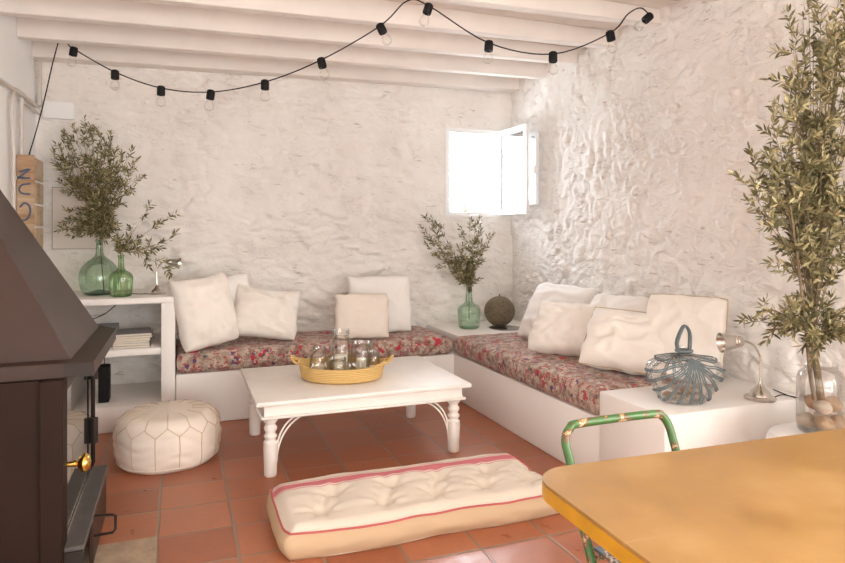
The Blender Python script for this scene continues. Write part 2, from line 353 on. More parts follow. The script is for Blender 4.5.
def sphere(c, r, seg=16, sc=(1, 1, 1), jit=0):
    g = lathe([(math.sin(PI*i/(seg//2))*1+1e-6*(i in (0, seg//2)), -math.cos(PI*i/(seg//2))) for i in range(seg//2+1)], seg, caps=False)
    for i, v in enumerate(g.v):
        q = 1+(noise.noise(v*1.3+Vector(c)*7)*jit if jit else 0)
        g.v[i] = Vector((c[0]+v.x*r*sc[0]*q, c[1]+v.y*r*sc[1]*q, c[2]+v.z*r*sc[2]*q))
    return g
def build(name, g, m, parent=None, smooth=True, angle=40):
    me = bpy.data.meshes.new(name)
    off = Vector((0, 0, 0))
    if parent is None and g.v:
        xs = [v.x for v in g.v]; ys = [v.y for v in g.v]; zs = [v.z for v in g.v]
        off = Vector(((min(xs)+max(xs))/2, (min(ys)+max(ys))/2, min(zs)))
    me.from_pydata([v-off for v in g.v], [], g.f); me.validate()
    mats = m if isinstance(m, list) else [m]
    for x in mats: me.materials.append(M[x] if isinstance(x, str) else x)
    if len(mats) > 1:
        for p, i in zip(me.polygons, g.m): p.material_index = i
    if smooth:
        me.polygons.foreach_set('use_smooth', [True]*len(me.polygons)); me.set_sharp_from_angle(angle=math.radians(angle))
    me.update()
    o = bpy.data.objects.new(name, me); C.objects.link(o)
    if parent is not None: o.parent = parent
    o.location = off
    return o
def tag(o, label=None, cat=None, group=None, kind=None):
    if label: o['label'] = label
    if cat: o['category'] = cat
    if group: o['group'] = group
    if kind: o['kind'] = kind
    return o
def empty(name, loc, rz=0, label=None, cat=None, group=None, kind=None, rot=None):
    o = bpy.data.objects.new(name, None); C.objects.link(o); o.location = loc; o.rotation_euler = rot or (0, 0, rz); o.empty_display_size = .1
    return tag(o, label, cat, group, kind)
def W(g, root): return g.xf(Matrix.Translation(-root.location))        # world-built geometry under an unrotated root

# ------------------------------------------------------------------ room
XL, XR, YB, YF, ZC = -1.02, 3.12, 5.65, -1.9, 2.93
tag(build('floor', G().add([(XL-.1, YF-.1, 0), (XR+.1, YF-.1, 0), (XR+.1, YB+.1, 0), (XL-.1, YB+.1, 0)], [(0, 1, 2, 3)]), 'floor', smooth=False), kind='structure').location = (0, 0, 0)
fl = bpy.data.objects['floor']; me = fl.data
for v, c in zip(me.vertices, ((XL-.1, YF-.1), (XR+.1, YF-.1), (XR+.1, YB+.1), (XL-.1, YB+.1))): v.co = (c[0], c[1], 0)
WX0, WX1, WZ0, WZ1 = 2.405, 2.975, 1.55, 2.385
def frange(a, b, st):
    n = max(1, round((b-a)/st)); return [a+(b-a)*i/n for i in range(n+1)]
def sstep(a, b, x):
    t = max(0, min(1, (x-a)/(b-a))); return t*t*(3-2*t)
def relief(a, z, seed, sh, sv, k0=1.0):
    p2 = Vector((a*sh, seed+20, z*sv)); p2 += noise.noise_vector(p2*.4)*.8
    h = 0; am = 1.0
    for o_ in range(2):
        h += abs(noise.noise(p2))*2.0*am; p2 = p2*1.8+Vector((3.1, 0, 7.7)); am *= .55
    p = Vector((a*sh*.8, seed, z*sv*.85)); p += noise.noise_vector(p*.7)*.45
    d, pt = noise.voronoi(p); e = d[1]-d[0]; st = sstep(0, .5, e)
    lift = .5+.5*math.sin(pt[0][0]*12.3+pt[0][2]*7.7)
    low = noise.noise(Vector((a*.9, seed+9, z*.9)))
    lim = sstep(.1, .75, .5+.6*noise.noise(Vector((a*2.0, seed+30, z*2.3))))
    return k0*(st*(.006+.014*lift)*(.35+.65*lim)+h*.0065*(.5+.5*lim)+low*.015)
def wall_grid(name, As, Zs, fn, hole=None):
    V = []; Fc = []; n = len(Zs)
    for a in As:
        for z in Zs: V.append(fn(a, z))
    for i in range(len(As)-1):
        for j in range(n-1):
            if hole and hole[0]-1e-4 < As[i] and As[i+1] < hole[1]+1e-4 and hole[2]-1e-4 < Zs[j] and Zs[j+1] < hole[3]+1e-4: continue
            Fc.append((i*n+j, (i+1)*n+j, (i+1)*n+j+1, i*n+j+1))
    g = G(); g.v = V; g.f = Fc; g.m = [0]*len(Fc)
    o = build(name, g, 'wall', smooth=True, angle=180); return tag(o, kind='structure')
def back(a, z):
    smooth_r = sstep(2.02, 2.3, a)*sstep(1.25, 1.5, z)*(1-sstep(2.9, 2.95, a)*.3); smooth_l = 1-sstep(-.62, -.4, a)
    w = 1-max(smooth_r*.9, smooth_l*.97 if z < 2.42 else smooth_l*.3)
    edge = min(abs(a-WX0) if WZ0-.05 < z < WZ1+.05 else 9, abs(a-WX1) if WZ0-.05 < z < WZ1+.05 else 9, abs(z-WZ0) if WX0-.05 < a < WX1+.05 else 9, abs(z-WZ1) if WX0-.05 < a < WX1+.05 else 9)
    inh = WX0-1e-4 <= a <= WX1+1e-4 and WZ0-1e-4 <= z <= WZ1+1e-4
    w *= 0 if inh else sstep(0, .12, edge)
    return Vector((a, YB-relief(a, z, 3.3, 5.0, 11.0, 2.3)*w, z))
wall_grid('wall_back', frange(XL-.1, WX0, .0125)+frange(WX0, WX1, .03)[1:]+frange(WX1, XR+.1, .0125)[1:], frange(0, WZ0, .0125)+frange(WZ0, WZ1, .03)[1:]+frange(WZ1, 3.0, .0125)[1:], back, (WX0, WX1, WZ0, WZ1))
def right(a, z):
    w = 1
    return Vector((XR-relief(a, z, 8.1, 9.5, 8.0, 1.35)*w, a, z))
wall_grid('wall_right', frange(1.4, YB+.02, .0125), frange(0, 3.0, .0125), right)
g = box(XR, XR+.1, YF, -1.2, 0, 3.0); g.join(box(XR, XR+.1, .6, 1.4, 0, 3.0)); g.join(box(XR, XR+.1, -1.2, .6, 0, .85)); g.join(box(XR, XR+.1, -1.2, .6, 2.35, 3.0))
tag(build('wall_right', g, 'plaster', smooth=False), kind='structure')
w2_ = empty('added_window_2', (XR+.05, -.3, .85), kind='structure')  # unseen window, added so light from the right reaches the left wall
g = G()
for b in ((XR+.02, XR+.07, -1.2, -1.14, .85, 2.35), (XR+.02, XR+.07, .54, .6, .85, 2.35), (XR+.02, XR+.07, -.33, -.27, .85, 2.35), (XR+.022, XR+.068, -1.2, .6, .85, .91), (XR+.022, XR+.068, -1.2, .6, 2.29, 2.35)): g.join(box(*b))
build('window_frame', W(g, w2_), 'frame', w2_, smooth=False)
build('pane', W(box(XR+.043, XR+.047, -1.16, .56, .9, 2.3), w2_), 'pane', w2_, smooth=False)
tag(build('wall_left', box(XL-.15, XL, YF, YB+.1, 0, 3.0), 'plaster_left', smooth=False), kind='structure')
# rear wall, behind the viewer, with a wide glazed doorway
DX0, DX1, DZ = -.55, 2.75, 2.35
g = box(XL, DX0, YF-.2, YF, 0, 3.0); g.join(box(DX1, XR, YF-.2, YF, 0, 3.0)); g.join(box(DX0, DX1, YF-.2, YF, DZ, 3.0))
tag(build('wall_front', g, 'plaster', smooth=False), kind='structure')
d = empty('door_1', ((DX0+DX1)/2, YF-.1, 0), kind='structure')
g = G()
for x in (DX0, DX0+.8, DX0+1.62, DX0+2.44, DX1-.06): g.join(box(x, x+.06, YF-.13, YF-.07, 0, DZ))
g.join(box(DX0, DX1, YF-.128, YF-.072, DZ-.06, DZ)); g.join(box(DX0, DX1, YF-.128, YF-.072, 0, .08))
build('door_frame', W(g, d), 'frame', d, smooth=False)
build('pane', W(box(DX0, DX1, YF-.103, YF-.098, .05, DZ-.03), d), 'pane', d, smooth=False)
tag(build('ceiling', box(XL-.1, XR+.1, YF-.2, YB+.1, ZC, ZC+.1), 'beam', smooth=False), kind='structure')
ys = [5.57, 5.06, 4.56, 4.08, 3.56, 3.04, 2.5, 1.95, 1.4, .85, .3, -.25, -.8, -1.35]
for i, y in enumerate(ys):
    dz = .018
    z0 = 2.70 if i else 2.70
    z0 += .012*min(i, 4)
    wd = .085 if i else .14
    g = box(XL, XR, y-wd/2, y+wd/2, z0, ZC, .006, 1)
    g.v = [Vector((v.x, v.y + .01*math.sin(v.x*1.3+i), v.z+(dz*(v.x-XL)/1.0 if v.z < 2.8 else 0))) for v in g.v]
    tag(build('trim_%d' % (i+1), g, 'beam'), kind='structure')
g = box(-1.02, -.088, 2.1, 3.165, 0, .006)
tag(build('trim_20', g, 'hearth', smooth=False), kind='structure')

# window
w = empty('window_1', ((WX0+WX1)/2, YB, WZ0), kind='structure')
g = G()
T = .035
for b in ((WX0-.01, WX0, YB-.005, YB+.3, WZ0-.01, WZ1+.01), (WX1, WX1+.01, YB-.005, YB+.3, WZ0-.01, WZ1+.01), (WX0, WX1, YB-.005, YB+.3, WZ0-.012, WZ0), (WX0, WX1, YB-.005, YB+.3, WZ1, WZ1+.012)): g.join(box(*b))
build('window_reveal', W(g, w), 'frame', w, smooth=False)
g = G()
for b in ((WX0, WX0+T, YB+.005, YB+.06, WZ0, WZ1), (WX1-T, WX1, YB+.005, YB+.06, WZ0, WZ1), (WX0+T, WX1-T, YB+.005, YB+.06, WZ0, WZ0+T), (WX0+T, WX1-T, YB+.005, YB+.06, WZ1-T, WZ1)): g.join(box(*b, .004, 1))
build('window_frame', W(g, w), 'frame', w, smooth=False)
def sash(px, py, rz, ww, z0, z1, t=.05, th=.035):
    g = G()
    for b in ((0, t, -th/2, th/2, z0, z1), (ww-t, ww, -th/2, th/2, z0, z1), (t, ww-t, -th/2, th/2, z0, z0+t), (t, ww-t, -th/2, th/2, z1-t, z1)): g.join(box(*b, .004, 1))
    mt = Matrix.Translation((px, py, 0)) @ Matrix.Rotation(rz, 4, 'Z')
    s = build('sash', W(g.xf(mt), w), 'frame', w, smooth=False)
    build('pane', W(box(t, ww-t, -.003, .003, z0+t, z1-t).xf(mt), w), 'pane', s, smooth=False)
    return s, mt
s, mt = sash(WX1-.01, YB-.02, math.radians(-89), .53, WZ0+.005, WZ1-.005)
g = G()
for z in (WZ0+.12, WZ1-.12): g.join(tube([(0.0, .025, z-.04), (0.0, .025, z+.04)], .008))
build('hinge', W(g.xf(mt), w), 'silver', s)
s, mt = sash(3.065, YB-.30, math.radians(-88), .26, WZ0+.09, WZ1-.07, .035, .03)
build('latch', W(box(.215, .24, -.035, -.012, 1.93, 2.0, .003, 1).xf(mt), w), 'frame', s)
# garden beyond the window
tag(build('ground', G().add([(-6, 6.2, -.05), (14, 6.2, -.05), (14, 26, -.05), (-6, 26, -.05)], [(0, 1, 2, 3)]), 'ground', smooth=False), kind='structure')

# ------------------------------------------------------------------ masonry benches and shelf unit
def masonry(name, g, label, cat):
    return tag(build(name, g, 'plaster'), label, cat)
masonry('masonry_bench', box(-.015, 2.165, 4.914, YB, 0, .37, .012), 'white plastered built-in bench along the back wall, under the shorter printed cushion', 'bench')
g = box(2.165, XR, 2.94, YB, 0, .37, .012); 
b2 = masonry('masonry_bench', g, 'white plastered built-in bench along the right wall, under the long printed cushion', 'bench')
masonry('corner_ledge', box(2.20, XR, 4.90, YB, .372, .52, .012), 'white plastered corner ledge under the window between the two benches', 'ledge')
masonry('masonry_block', box(2.16, XR, 2.43, 2.938, 0, .522, .01), 'white plastered block at the near end of the right bench, carrying the roped jug', 'ledge')
g = G()
n = 28; prof = [(.0, .0), (1.0, 0), (1.0, .44), (.985, .475), (.95, .495), (.90, .5), (0, .5)]
V = []; Fc = []
for r, z in prof[1:6]:
    for k in range(n):
        a = 2*PI*k/n; ca, sa = math.cos(a), math.sin(a)
        V.append((2.785+.33*r*math.copysign(abs(ca)**.55, ca), 1.98+.24*r*math.copysign(abs(sa)**.55, sa), z))
for i in range(4):
    for k in range(n): Fc.append((i*n+k, i*n+(k+1) % n, (i+1)*n+(k+1) % n, (i+1)*n+k))
Fc += [tuple(range(n))[::-1], tuple(4*n+k for k in range(n))]
tag(build('side_stand', G().add(V, Fc), 'frame'), 'low white stand with rounded corners under the big glass jar by the right wall', 'stand')
su = empty('shelf_unit', (-.56, 5.28, 0), label='white plastered open shelf unit built in the left back corner', cat='shelf')
x0 = -1.018
build('top_slab', W(box(x0, -.02, 4.914, YB, .885, .93, .008), su), 'plaster', su)
build('side_panel', W(box(-.113, -.018, 4.916, YB, 0, .886, .008), su), 'plaster', su)
build('shelf', W(box(x0, -.112, 4.93, YB, .52, .57, .008), su), 'plaster', su)
build('plinth', W(box(x0, -.112, 4.918, YB, 0, .175, .008), su), 'plaster', su)

# bench cushions
def cushion(x0, x1, y0, y1, z0, z1, seed):
    nx = int((x1-x0)/.03); ny = int((y1-y0)/.03); g = G()
    V = []; idx = {}
    R = .035
    def prof(t, L_):  # distance to edge rounding
        return t
    rows = []
    # top+side sheet: grid in u,v extended over the sides
    def P(i, j, top):
        x = x0+(x1-x0)*i/nx; y = y0+(y1-y0)*j/ny
        ex = min(x-x0, x1-x); ey = min(y-y0, y1-y)
        e = min(ex, ey)
        if top:
            z = z1-.02*(1-sstep(0, .05, e))+.012*noise.noise(Vector((x*5, y*5, seed)))*sstep(0, .1, e)+.004*noise.noise(Vector((x*17, y*17, seed)))
        else: z = z0+.012*(1-sstep(0, .03, e))
        return Vector((x, y, z))
    nz = 5
    for i in range(nx+1):
        for j in range(ny+1): V.append(P(i, j, True))
    off = len(V)
    for i in range(nx+1):
        for j in range(ny+1): V.append(P(i, j, False))
    q = ny+1
    for i in range(nx):
        for j in range(ny):
            Fc = (i*q+j, (i+1)*q+j, (i+1)*q+j+1, i*q+j+1); g.f.append(Fc); g.f.append(tuple(off+k for k in Fc[::-1]))
    ring = [(i, 0) for i in range(nx)]+[(nx, j) for j in range(ny)]+[(i, ny) for i in range(nx, 0, -1)]+[(0, j) for j in range(ny, 0, -1)]
    prev = [off+i*q+j for i, j in ring]
    for k in range(1, nz):
        t = k/nz; cur = []
        for i, j in ring:
            a = V[i*q+j]; b = V[off+i*q+j]; p = b.lerp(a, t)
            dx = (-1 if i == 0 else 1 if i == nx else 0); dy = (-1 if j == 0 else 1 if j == ny else 0)
            bul = .012*math.sin(PI*t)+.010*noise.noise(Vector((p.x*7, p.y*7, p.z*10+seed)))
            cur.append(len(V)); V.append(p+Vector((dx, dy, 0))*bul)
        m_ = len(ring)
        for a in range(m_): g.f.append((prev[a], prev[(a+1) % m_], cur[(a+1) % m_], cur[a]))
        prev = cur
    top = [i*q+j for i, j in ring]; m_ = len(ring)
    for a in range(m_): g.f.append((prev[a], prev[(a+1) % m_], top[(a+1) % m_], top[a]))
    g.v = V; g.m = [0]*len(g.f); return g
tag(build('bench_cushion', cushion(0.0, 2.12, 4.905, 5.6, .371, .527, 1), 'fabric', angle=75), 'shorter red and purple floral quilted cushion on the back wall bench', 'cushion', )
tag(build('bench_cushion', cushion(2.158, 3.06, 2.955, 4.885, .372, .532, 4), 'fabric', angle=75), 'long red and purple floral quilted cushion on the right wall bench', 'cushion')

# ------------------------------------------------------------------ pillows
def pillow(wd, ht, th, seed, pinch=.07, sag=0.0, wr=.5):
    n = 40; V = []; Fc = []
    for side in (1, -1):
        for i in range(n+1):
            for j in range(n+1):
                u = 2*i/n-1; v = 2*j/n-1
                u = math.copysign(abs(u)**.8, u); v = math.copysign(abs(v)**.8, v)
                cr_ = 1-.055*(u*u*v*v)**1.5          # soft corners
                x = u*wd/2*(1-pinch*(1-v*v))*cr_; z = v*ht/2*(1-pinch*(1-u*u))*cr_
                vv = v+.22*sag*(1-v*v)
                t = th/2*max(0, (1-u**4)*(1-vv**4 if abs(vv) < 1 else 0)+.0)**.5*(1-.10*(u*u+v*v))
                q = Vector((u*1.5, v*1.5, seed+side*3)); q += noise.noise_vector(q*.8)*.5
                wv = (1-abs(noise.noise(q*1.2))*2.6)*.020*wr
                fan = math.sin(math.atan2(v+1.1, u*1.2)*9+seed)*.006*wr*max(0, .2-v)
                w2 = (1-abs(noise.noise(Vector((u*2.2+v*1.8, v*4.2-u, seed+7*side))))*2.5)*.011*wr
                e = max(0, (1-u*u)*(1-v*v))**.3
                y = -side*(t+(wv+w2+fan)*e)
                z -= sag*.07*(1-u*u)*(v > 0)*v
                x += .012*noise.noise(Vector((v*2.5, seed, 1))); z += .014*noise.noise(Vector((u*2.5, seed, 2)))
                V.append(Vector((x, y, z+ht/2)))
    o = (n+1)**2; q = n+1
    for i in range(n):
        for j in range(n):
            f = (i*q+j, i*q+j+1, (i+1)*q+j+1, (i+1)*q+j); Fc.append(f[::-1]); Fc.append(tuple(k+o for k in f))
    bm = bmesh.new(); vs = [bm.verts.new(v) for v in V]
    for f in Fc: bm.faces.new([vs[k] for k in f])
    bmesh.ops.remove_doubles(bm, verts=bm.verts, dist=.0004)
    bmesh.ops.smooth_vert(bm, verts=bm.verts, factor=.3, use_axis_x=True, use_axis_y=True, use_axis_z=True)
    bm.verts.index_update(); g = G().add([v.co.copy() for v in bm.verts], [[v.index for v in f.verts] for f in bm.faces]); bm.free()
    return g
def edge_path(wd, ht, pinch=.07):
    P = []
    for k in range(48):
        a = k/48*4; s = int(a); t = (a-s)*2-1
        u, v = [(t, -1), (1, t), (-t, 1), (-1, -t)][s]
        c_ = 1-.055*(u*u*v*v)**1.5; P.append(Vector((u*wd/2*(1-pinch*(1-v*v))*c_, 0, v*ht/2*(1-pinch*(1-u*u))*c_+ht/2)))
    return P
def put_pillow(px, py, f, wd, ht, th, rz, tilt, roll, m, seed, label, piping=None, pinch=.07, sag=0, wr=.5):
    """the pillow's centre shows at (px,py) at depth f; tilt leans its top back, roll spins it in its plane"""
    g = pillow(wd, ht, th, seed, pinch, sag, wr)
    loc = at(px, py, f)
    mt = Matrix.Rotation(rz, 4, 'Z') @ Matrix.Rotation(-tilt, 4, 'X') @ Matrix.Rotation(roll, 4, 'Y') @ Matrix.Translation((0, 0, -ht/2))
    g.xf(mt)
    zr = min(v.z for v in g.v); loc.z = .530-zr; zmin = .530
    zt = max((v for v in g.v), key=lambda v: v.z); 
    if piping:
        r = empty('throw_pillow', loc, label=label, cat='pillow')
        build('cover', g, m, r, angle=180)
        build('piping', tube(edge_path(wd, ht, pinch), .0028, 6, True).xf(mt), 'piping', r)
    else:
        o = build('throw_pillow', g, m, angle=180); o.location += loc; tag(o, label, 'pillow')
    print('pillow', label[:40], 'zmin', round(zmin, 3), 'x', round(min(v.x for v in g.v)+loc.x, 2), round(max(v.x for v in g.v)+loc.x, 2), 'y', round(min(v.y for v in g.v)+loc.y, 2), round(max(v.y for v in g.v)+loc.y, 2))
R = math.radians
put_pillow(205, 316, 4.74, .46, .56, .21, R(26), R(12), R(-7), 'pillow', 1, 'cream pillow in front at the left end of the back bench, against the shelf unit', sag=.3, wr=1, pinch=.04)
put_pillow(226, 305, 5.12, .46, .52, .15, R(6), R(16), R(-8), 'pillow2', 2, 'white pillow partly hidden behind the leftmost pillow of the back bench', wr=.5, pinch=.04)
put_pillow(266, 311, 5.12, .53, .45, .17, R(-2), R(26), R(9), 'pillow', 3, 'wrinkled cream pillow tilted beside the pair at the left of the back bench', sag=.5, pinch=.05, wr=1)
put_pillow(362, 311, 5.20, .45, .38, .13, R(-12), R(18), R(0), 'pillow3', 4, 'small flat cream pillow in front of the tall one on the back bench', wr=.3, pinch=.03)
put_pillow(380, 299, 5.49, .56, .50, .12, R(-6), R(12), R(0), 'pillow2', 5, 'tall white pillow against the back wall behind the small one', wr=.4, pinch=.03)
put_pillow(556, 305, 5.05, .56, .52, .15, R(-66), R(36), R(2), 'pillow2', 6, 'tall white pillow against the right wall nearest the window corner', wr=.7, pinch=.03)
put_pillow(568, 323, 4.52, .53, .46, .19, R(-56), R(44), R(-2), 'pillow', 7, 'small puffed cream pillow in front at the far end of the right bench', sag=.6, wr=1.1, pinch=.04)
put_pillow(614, 318, 4.40, .50, .50, .13, R(-70), R(34), R(0), 'pillow2', 8, 'white pillow against the right wall between two cream pillows in front', wr=.7, pinch=.03)
put_pillow(628, 341, 3.96, .54, .46, .19, R(-50), R(44), R(4), 'pillow', 9, 'cream pillow with brown piping, in front in the middle of the right bench', piping=True, sag=.5, wr=1.1, pinch=.04)
put_pillow(683, 325, 3.78, .48, .52, .15, R(-62), R(18), R(0), 'pillow', 10, 'large cream pillow with brown piping against the right wall behind the roped jug', piping=True, wr=.7, pinch=.03)

# ------------------------------------------------------------------ coffee table
ct = empty('coffee_table', (1.08, 4.11, 0), label='low white painted wooden coffee table with turned legs holding the straw basket', cat='table')
tx0, tx1, ty0, ty1 = .405, 1.728, 3.65, 4.62
build('table_top', W(box(tx0, tx1, ty0, ty1, .415, .442, .008), ct), 'table_white', ct)
g = G()
for b in ((tx0+.05, tx1-.05, ty0+.04, ty0+.065, .352, .415), (tx0+.05, tx1-.05, ty1-.065, ty1-.04, .352, .415), (tx0+.05, tx0+.075, ty0+.0652, ty1-.0652, .352, .415), (tx1-.075, tx1-.05, ty0+.0652, ty1-.0652, .352, .415)): g.join(box(*b))
build('apron', W(g, ct), 'table_white', ct, smooth=False)
g = G()
for b in ((tx0+.03, tx1-.03, ty0+.022, ty0+.045, .335, .352), (tx0+.03, tx1-.03, ty1-.045, ty1-.022, .335, .352), (tx0+.03, tx0+.055, ty0+.0452, ty1-.0452, .335, .352), (tx1-.055, tx1-.03, ty0+.0452, ty1-.0452, .335, .352)): g.join(box(*b, .005, 1))
build('moulding', W(g, ct), 'table_white', ct)
lp = [(.033, 0), (.037, .006), (.037, .05), (.039, .10), (.041, .16), (.040, .195), (.030, .205), (.028, .21), (.038, .222), (.038, .232), (.028, .243), (.027, .25), (.036, .265), (.038, .275), (.030, .29), (.027, .297), (.030, .303), (.040, .315), (.041, .336), (.04, .351)]
for sx in (tx0+.09, tx1-.09):
    for sy in (ty0+.085, ty1-.085):
        lg = build('leg', W(lathe(lp, 24, (sx, sy, 0)), ct), 'table_white', ct)
def arc(cx, sgn, y, r1, r2, zt):
    return [(cx+sgn*r1*(1-math.cos(t*PI/2)), y, zt-r2*(1-math.sin(t*PI/2))) for t in [k/12 for k in range(13)]]
for sy in (ty0+.085, ty1-.085):
    for cx, sgn in ((tx0+.125, 1), (tx1-.125, -1)):
        g = tube(arc(cx, sgn, sy, .155, .205, .336), .0055); g.join(tube(arc(cx, sgn, sy, .205, .26, .336), .0055))
        build('curved_bracket', W(g, ct), 'table_white', ct)

# straw basket
bk = empty('straw_basket', (.995, 4.07, .442), -TH, label='shallow oval yellow straw basket with two handles on the coffee table', cat='basket')
A, B = .28, .215
prof = [(.0, .004), (.84, .004), (.93, .016), (.965, .045), (1.0, .088), (1.01, .098), (.975, .100), (.94, .045), (.90, .022), (.80, .014), (0, .014)]
g = G(); n = 48; V = []; Fc = []
for r, z in prof[1:-1]:
    for k in range(n):
        a = 2*PI*k/n; V.append((A*r*math.cos(a), B*r*math.sin(a), z+(.022*math.cos(a)**4 if z > .03 else 0)))
m_ = len(prof)-2
for i in range(m_-1):
    for k in range(n): Fc.append((i*n+k, i*n+(k+1) % n, (i+1)*n+(k+1) % n, (i+1)*n+k))
Fc += [tuple(range(n))[::-1], tuple((m_-1)*n+k for k in range(n))]
build('body', G().add(V, Fc), 'basket', bk)
for s in (-1, 1):
    P = smooth_path([(s*A*.93, -.07, .108), (s*A*1.08, -.045, .118), (s*A*1.17, 0, .145), (s*A*1.08, .045, .118), (s*A*.93, .07, .108)], 6)
    build('handle', tube(P, .010, 8), 'basket', bk)
# glass jars in the basket
def jar(lx, ly, r, h, kind, label, candle=.05):
    wp = bk.matrix_basis @ Vector((lx, ly, .0))
    o = empty('glass_jar', bk.location + Matrix.Rotation(-TH, 3, 'Z') @ Vector((lx, ly, .015)), label=label, cat='jar', group=None)
    if kind == 'mason': p = [(r*.85, 0), (r, .01), (r, h*.62), (r*.95, h*.72), (r*.68, h*.82), (r*.66, h*.84), (r*.70, h*.86), (r*.70, h), (r*.66, h)]
    elif kind == 'cup': p = [(r*.8, 0), (r*.92, .01), (r*.95, h*.5), (r, h*.97), (r*1.03, h), (r*.97, h)]
    else: p = [(r*.85, 0), (r, .01), (r, h*.70), (r*.93, h*.80), (r*.80, h*.85), (r*.86, h*.88), (r*.86, h), (r*.8, h)]
    build('body', lathe(p, 28, caps=False), 'glass', o)
    build('base', lathe([(0, .001), (r*.84, .001), (r*.84, .008), (0, .008)], 24, caps=False), 'glass', o)
    if kind != 'cup':
        rg = G()
        for zz in (.88, .93): rg.join(tube([(r*(.72 if kind == 'mason' else .88)*math.cos(2*PI*k/24), r*(.72 if kind == 'mason' else .88)*math.sin(2*PI*k/24), h*zz) for k in range(24)], .0028, 6, True))
        build('rim_thread', rg, 'glass', o)
    if candle: build('candle', lathe([(0, .0085), (r*.55, .0085), (r*.55, candle), (r*.5, candle+.002), (0, candle+.002)], 20, caps=False), 'candle', o)
jar(-.155, .045, .062, .185, 'mason', 'clear narrow necked glass jar at the left of the basket behind a tumbler', .06)
jar(-.018, .085, .078, .295, 'mason', 'tallest clear glass jar in the middle back of the basket', .12)
jar(.125, .075, .070, .215, 'wide', 'wide clear glass jar right of the tallest one in the basket', .10)
jar(-.135, -.085, .055, .105, 'cup', 'short glass tumbler at the front left of the basket', .055)
jar(-.015, -.085, .058, .140, 'wide', 'short wide glass jar at the front middle of the basket', .05)
jar(.098, -.085, .048, .10, 'cup', 'low glass tumbler at the front right of the basket', .045)
jar(.205, -.02, .046, .175, 'wide', 'slim glass jar at the right end of the basket', .07)

# ------------------------------------------------------------------ floor mattress
mt_ = empty('floor_mattress', (1.115, 3.01, 0), R(-.5), label='tufted cream floor mattress with a red stripe lying on the tiles', cat='mattress')
LX, LY, ZT = 1.38, .60, .135
tufts = [(x, y) for y in (-.125, .045) for x in (-.50, -.20, .06, .33, .58)]
tufts = [(x+(.09 if y > 0 else 0), y) for x, y in tufts if x < .62]
nx, ny = 110, 52; V = []; g = G()
def mt_top(x, y):
    e = min(LX/2-abs(x), LY/2-abs(y))
    z = ZT-.028*(1-sstep(0, .07, e))**2+.012*sstep(0, .2, e)
    for a, b in tufts:
        d = math.hypot(x-a, y-b); z -= .052*math.exp(-(d/.030)**2)+.022*math.exp(-(d/.08)**2)
        th = math.atan2(y-b, x-a); z += .005*math.sin(th*7+a*9)*math.exp(-((d-.07)/.04)**2)
    z += .007*noise.noise(Vector((x*7, y*12, 2)))
    return z
def outl(x, y):
    k = .018*noise.noise(Vector((x*2.3, y*2.3, 5))); rx = 1-.035*abs(2*y/LY)**6; ry = 1-.05*abs(2*x/LX)**8
    ry -= .03*math.cos(x*9)*abs(2*y/LY)
    return x*rx, y*ry+k
for i in range(nx+1):
    for j in range(ny+1):
        x = -LX/2+LX*i/nx; y = -LY/2+LY*j/ny; X, Y = outl(x, y); V.append(Vector((X, Y, mt_top(x, y))))
q = ny+1
for i in range(nx):
    for j in range(ny): g.f.append((i*q+j, (i+1)*q+j, (i+1)*q+j+1, i*q+j+1))
g.v = V; g.m = [0]*len(g.f)
build('top_cover', g, 'mattress', mt_, angle=180)
ring = [(i, 0) for i in range(nx)]+[(nx, j) for j in range(ny)]+[(i, ny) for i in range(nx, 0, -1)]+[(0, j) for j in range(ny, 0, -1)]
gs = G(); m_ = len(ring); nz = 8
top = [V[i*q+j] for i, j in ring]
for k in range(nz+1):
    t = k/nz
    for (i, j), p in zip(ring, top):
        c = Vector((p.x, p.y, 0)).normalized(); dx = -1 if i == 0 else 1 if i == nx else 0; dy = -1 if j == 0 else 1 if j == ny else 0
        s_ = i/nx*LX+j/ny*LY
        bu = .026*math.sin(PI*min(1, t*1.05))**.8+.012*noise.noise(Vector((s_*6, t*2, 3)))*math.sin(PI*t)
        zl = .0+.008*max(0, noise.noise(Vector((s_*5, 1, 1))))
        gs.v.append(Vector((p.x+dx*bu, p.y+dy*bu, p.z*(1-t)+zl*t)))
for k in range(nz):
    for a in range(m_): gs.f.append((k*m_+a, (k+1)*m_+a, (k+1)*m_+(a+1) % m_, k*m_+(a+1) % m_))
gs.f.append(tuple(nz*m_+a for a in range(m_))[::-1])
gs.m = [0]*len(gs.f)
build('side_panel', gs, 'mattress_side', mt_, angle=80)
build('piping', tube([p+Vector((0, 0, .001)) for p in top[::2]], .0050, 6, True), 'mattress_pipe', mt_)
low = [Vector((gs.v[nz*m_+a].x, gs.v[nz*m_+a].y, gs.v[nz*m_+a].z+.008))*1.0 for a in range(0, m_, 2)]
build('lower_piping', tube(low, .0045, 6, True), 'mattress', mt_)

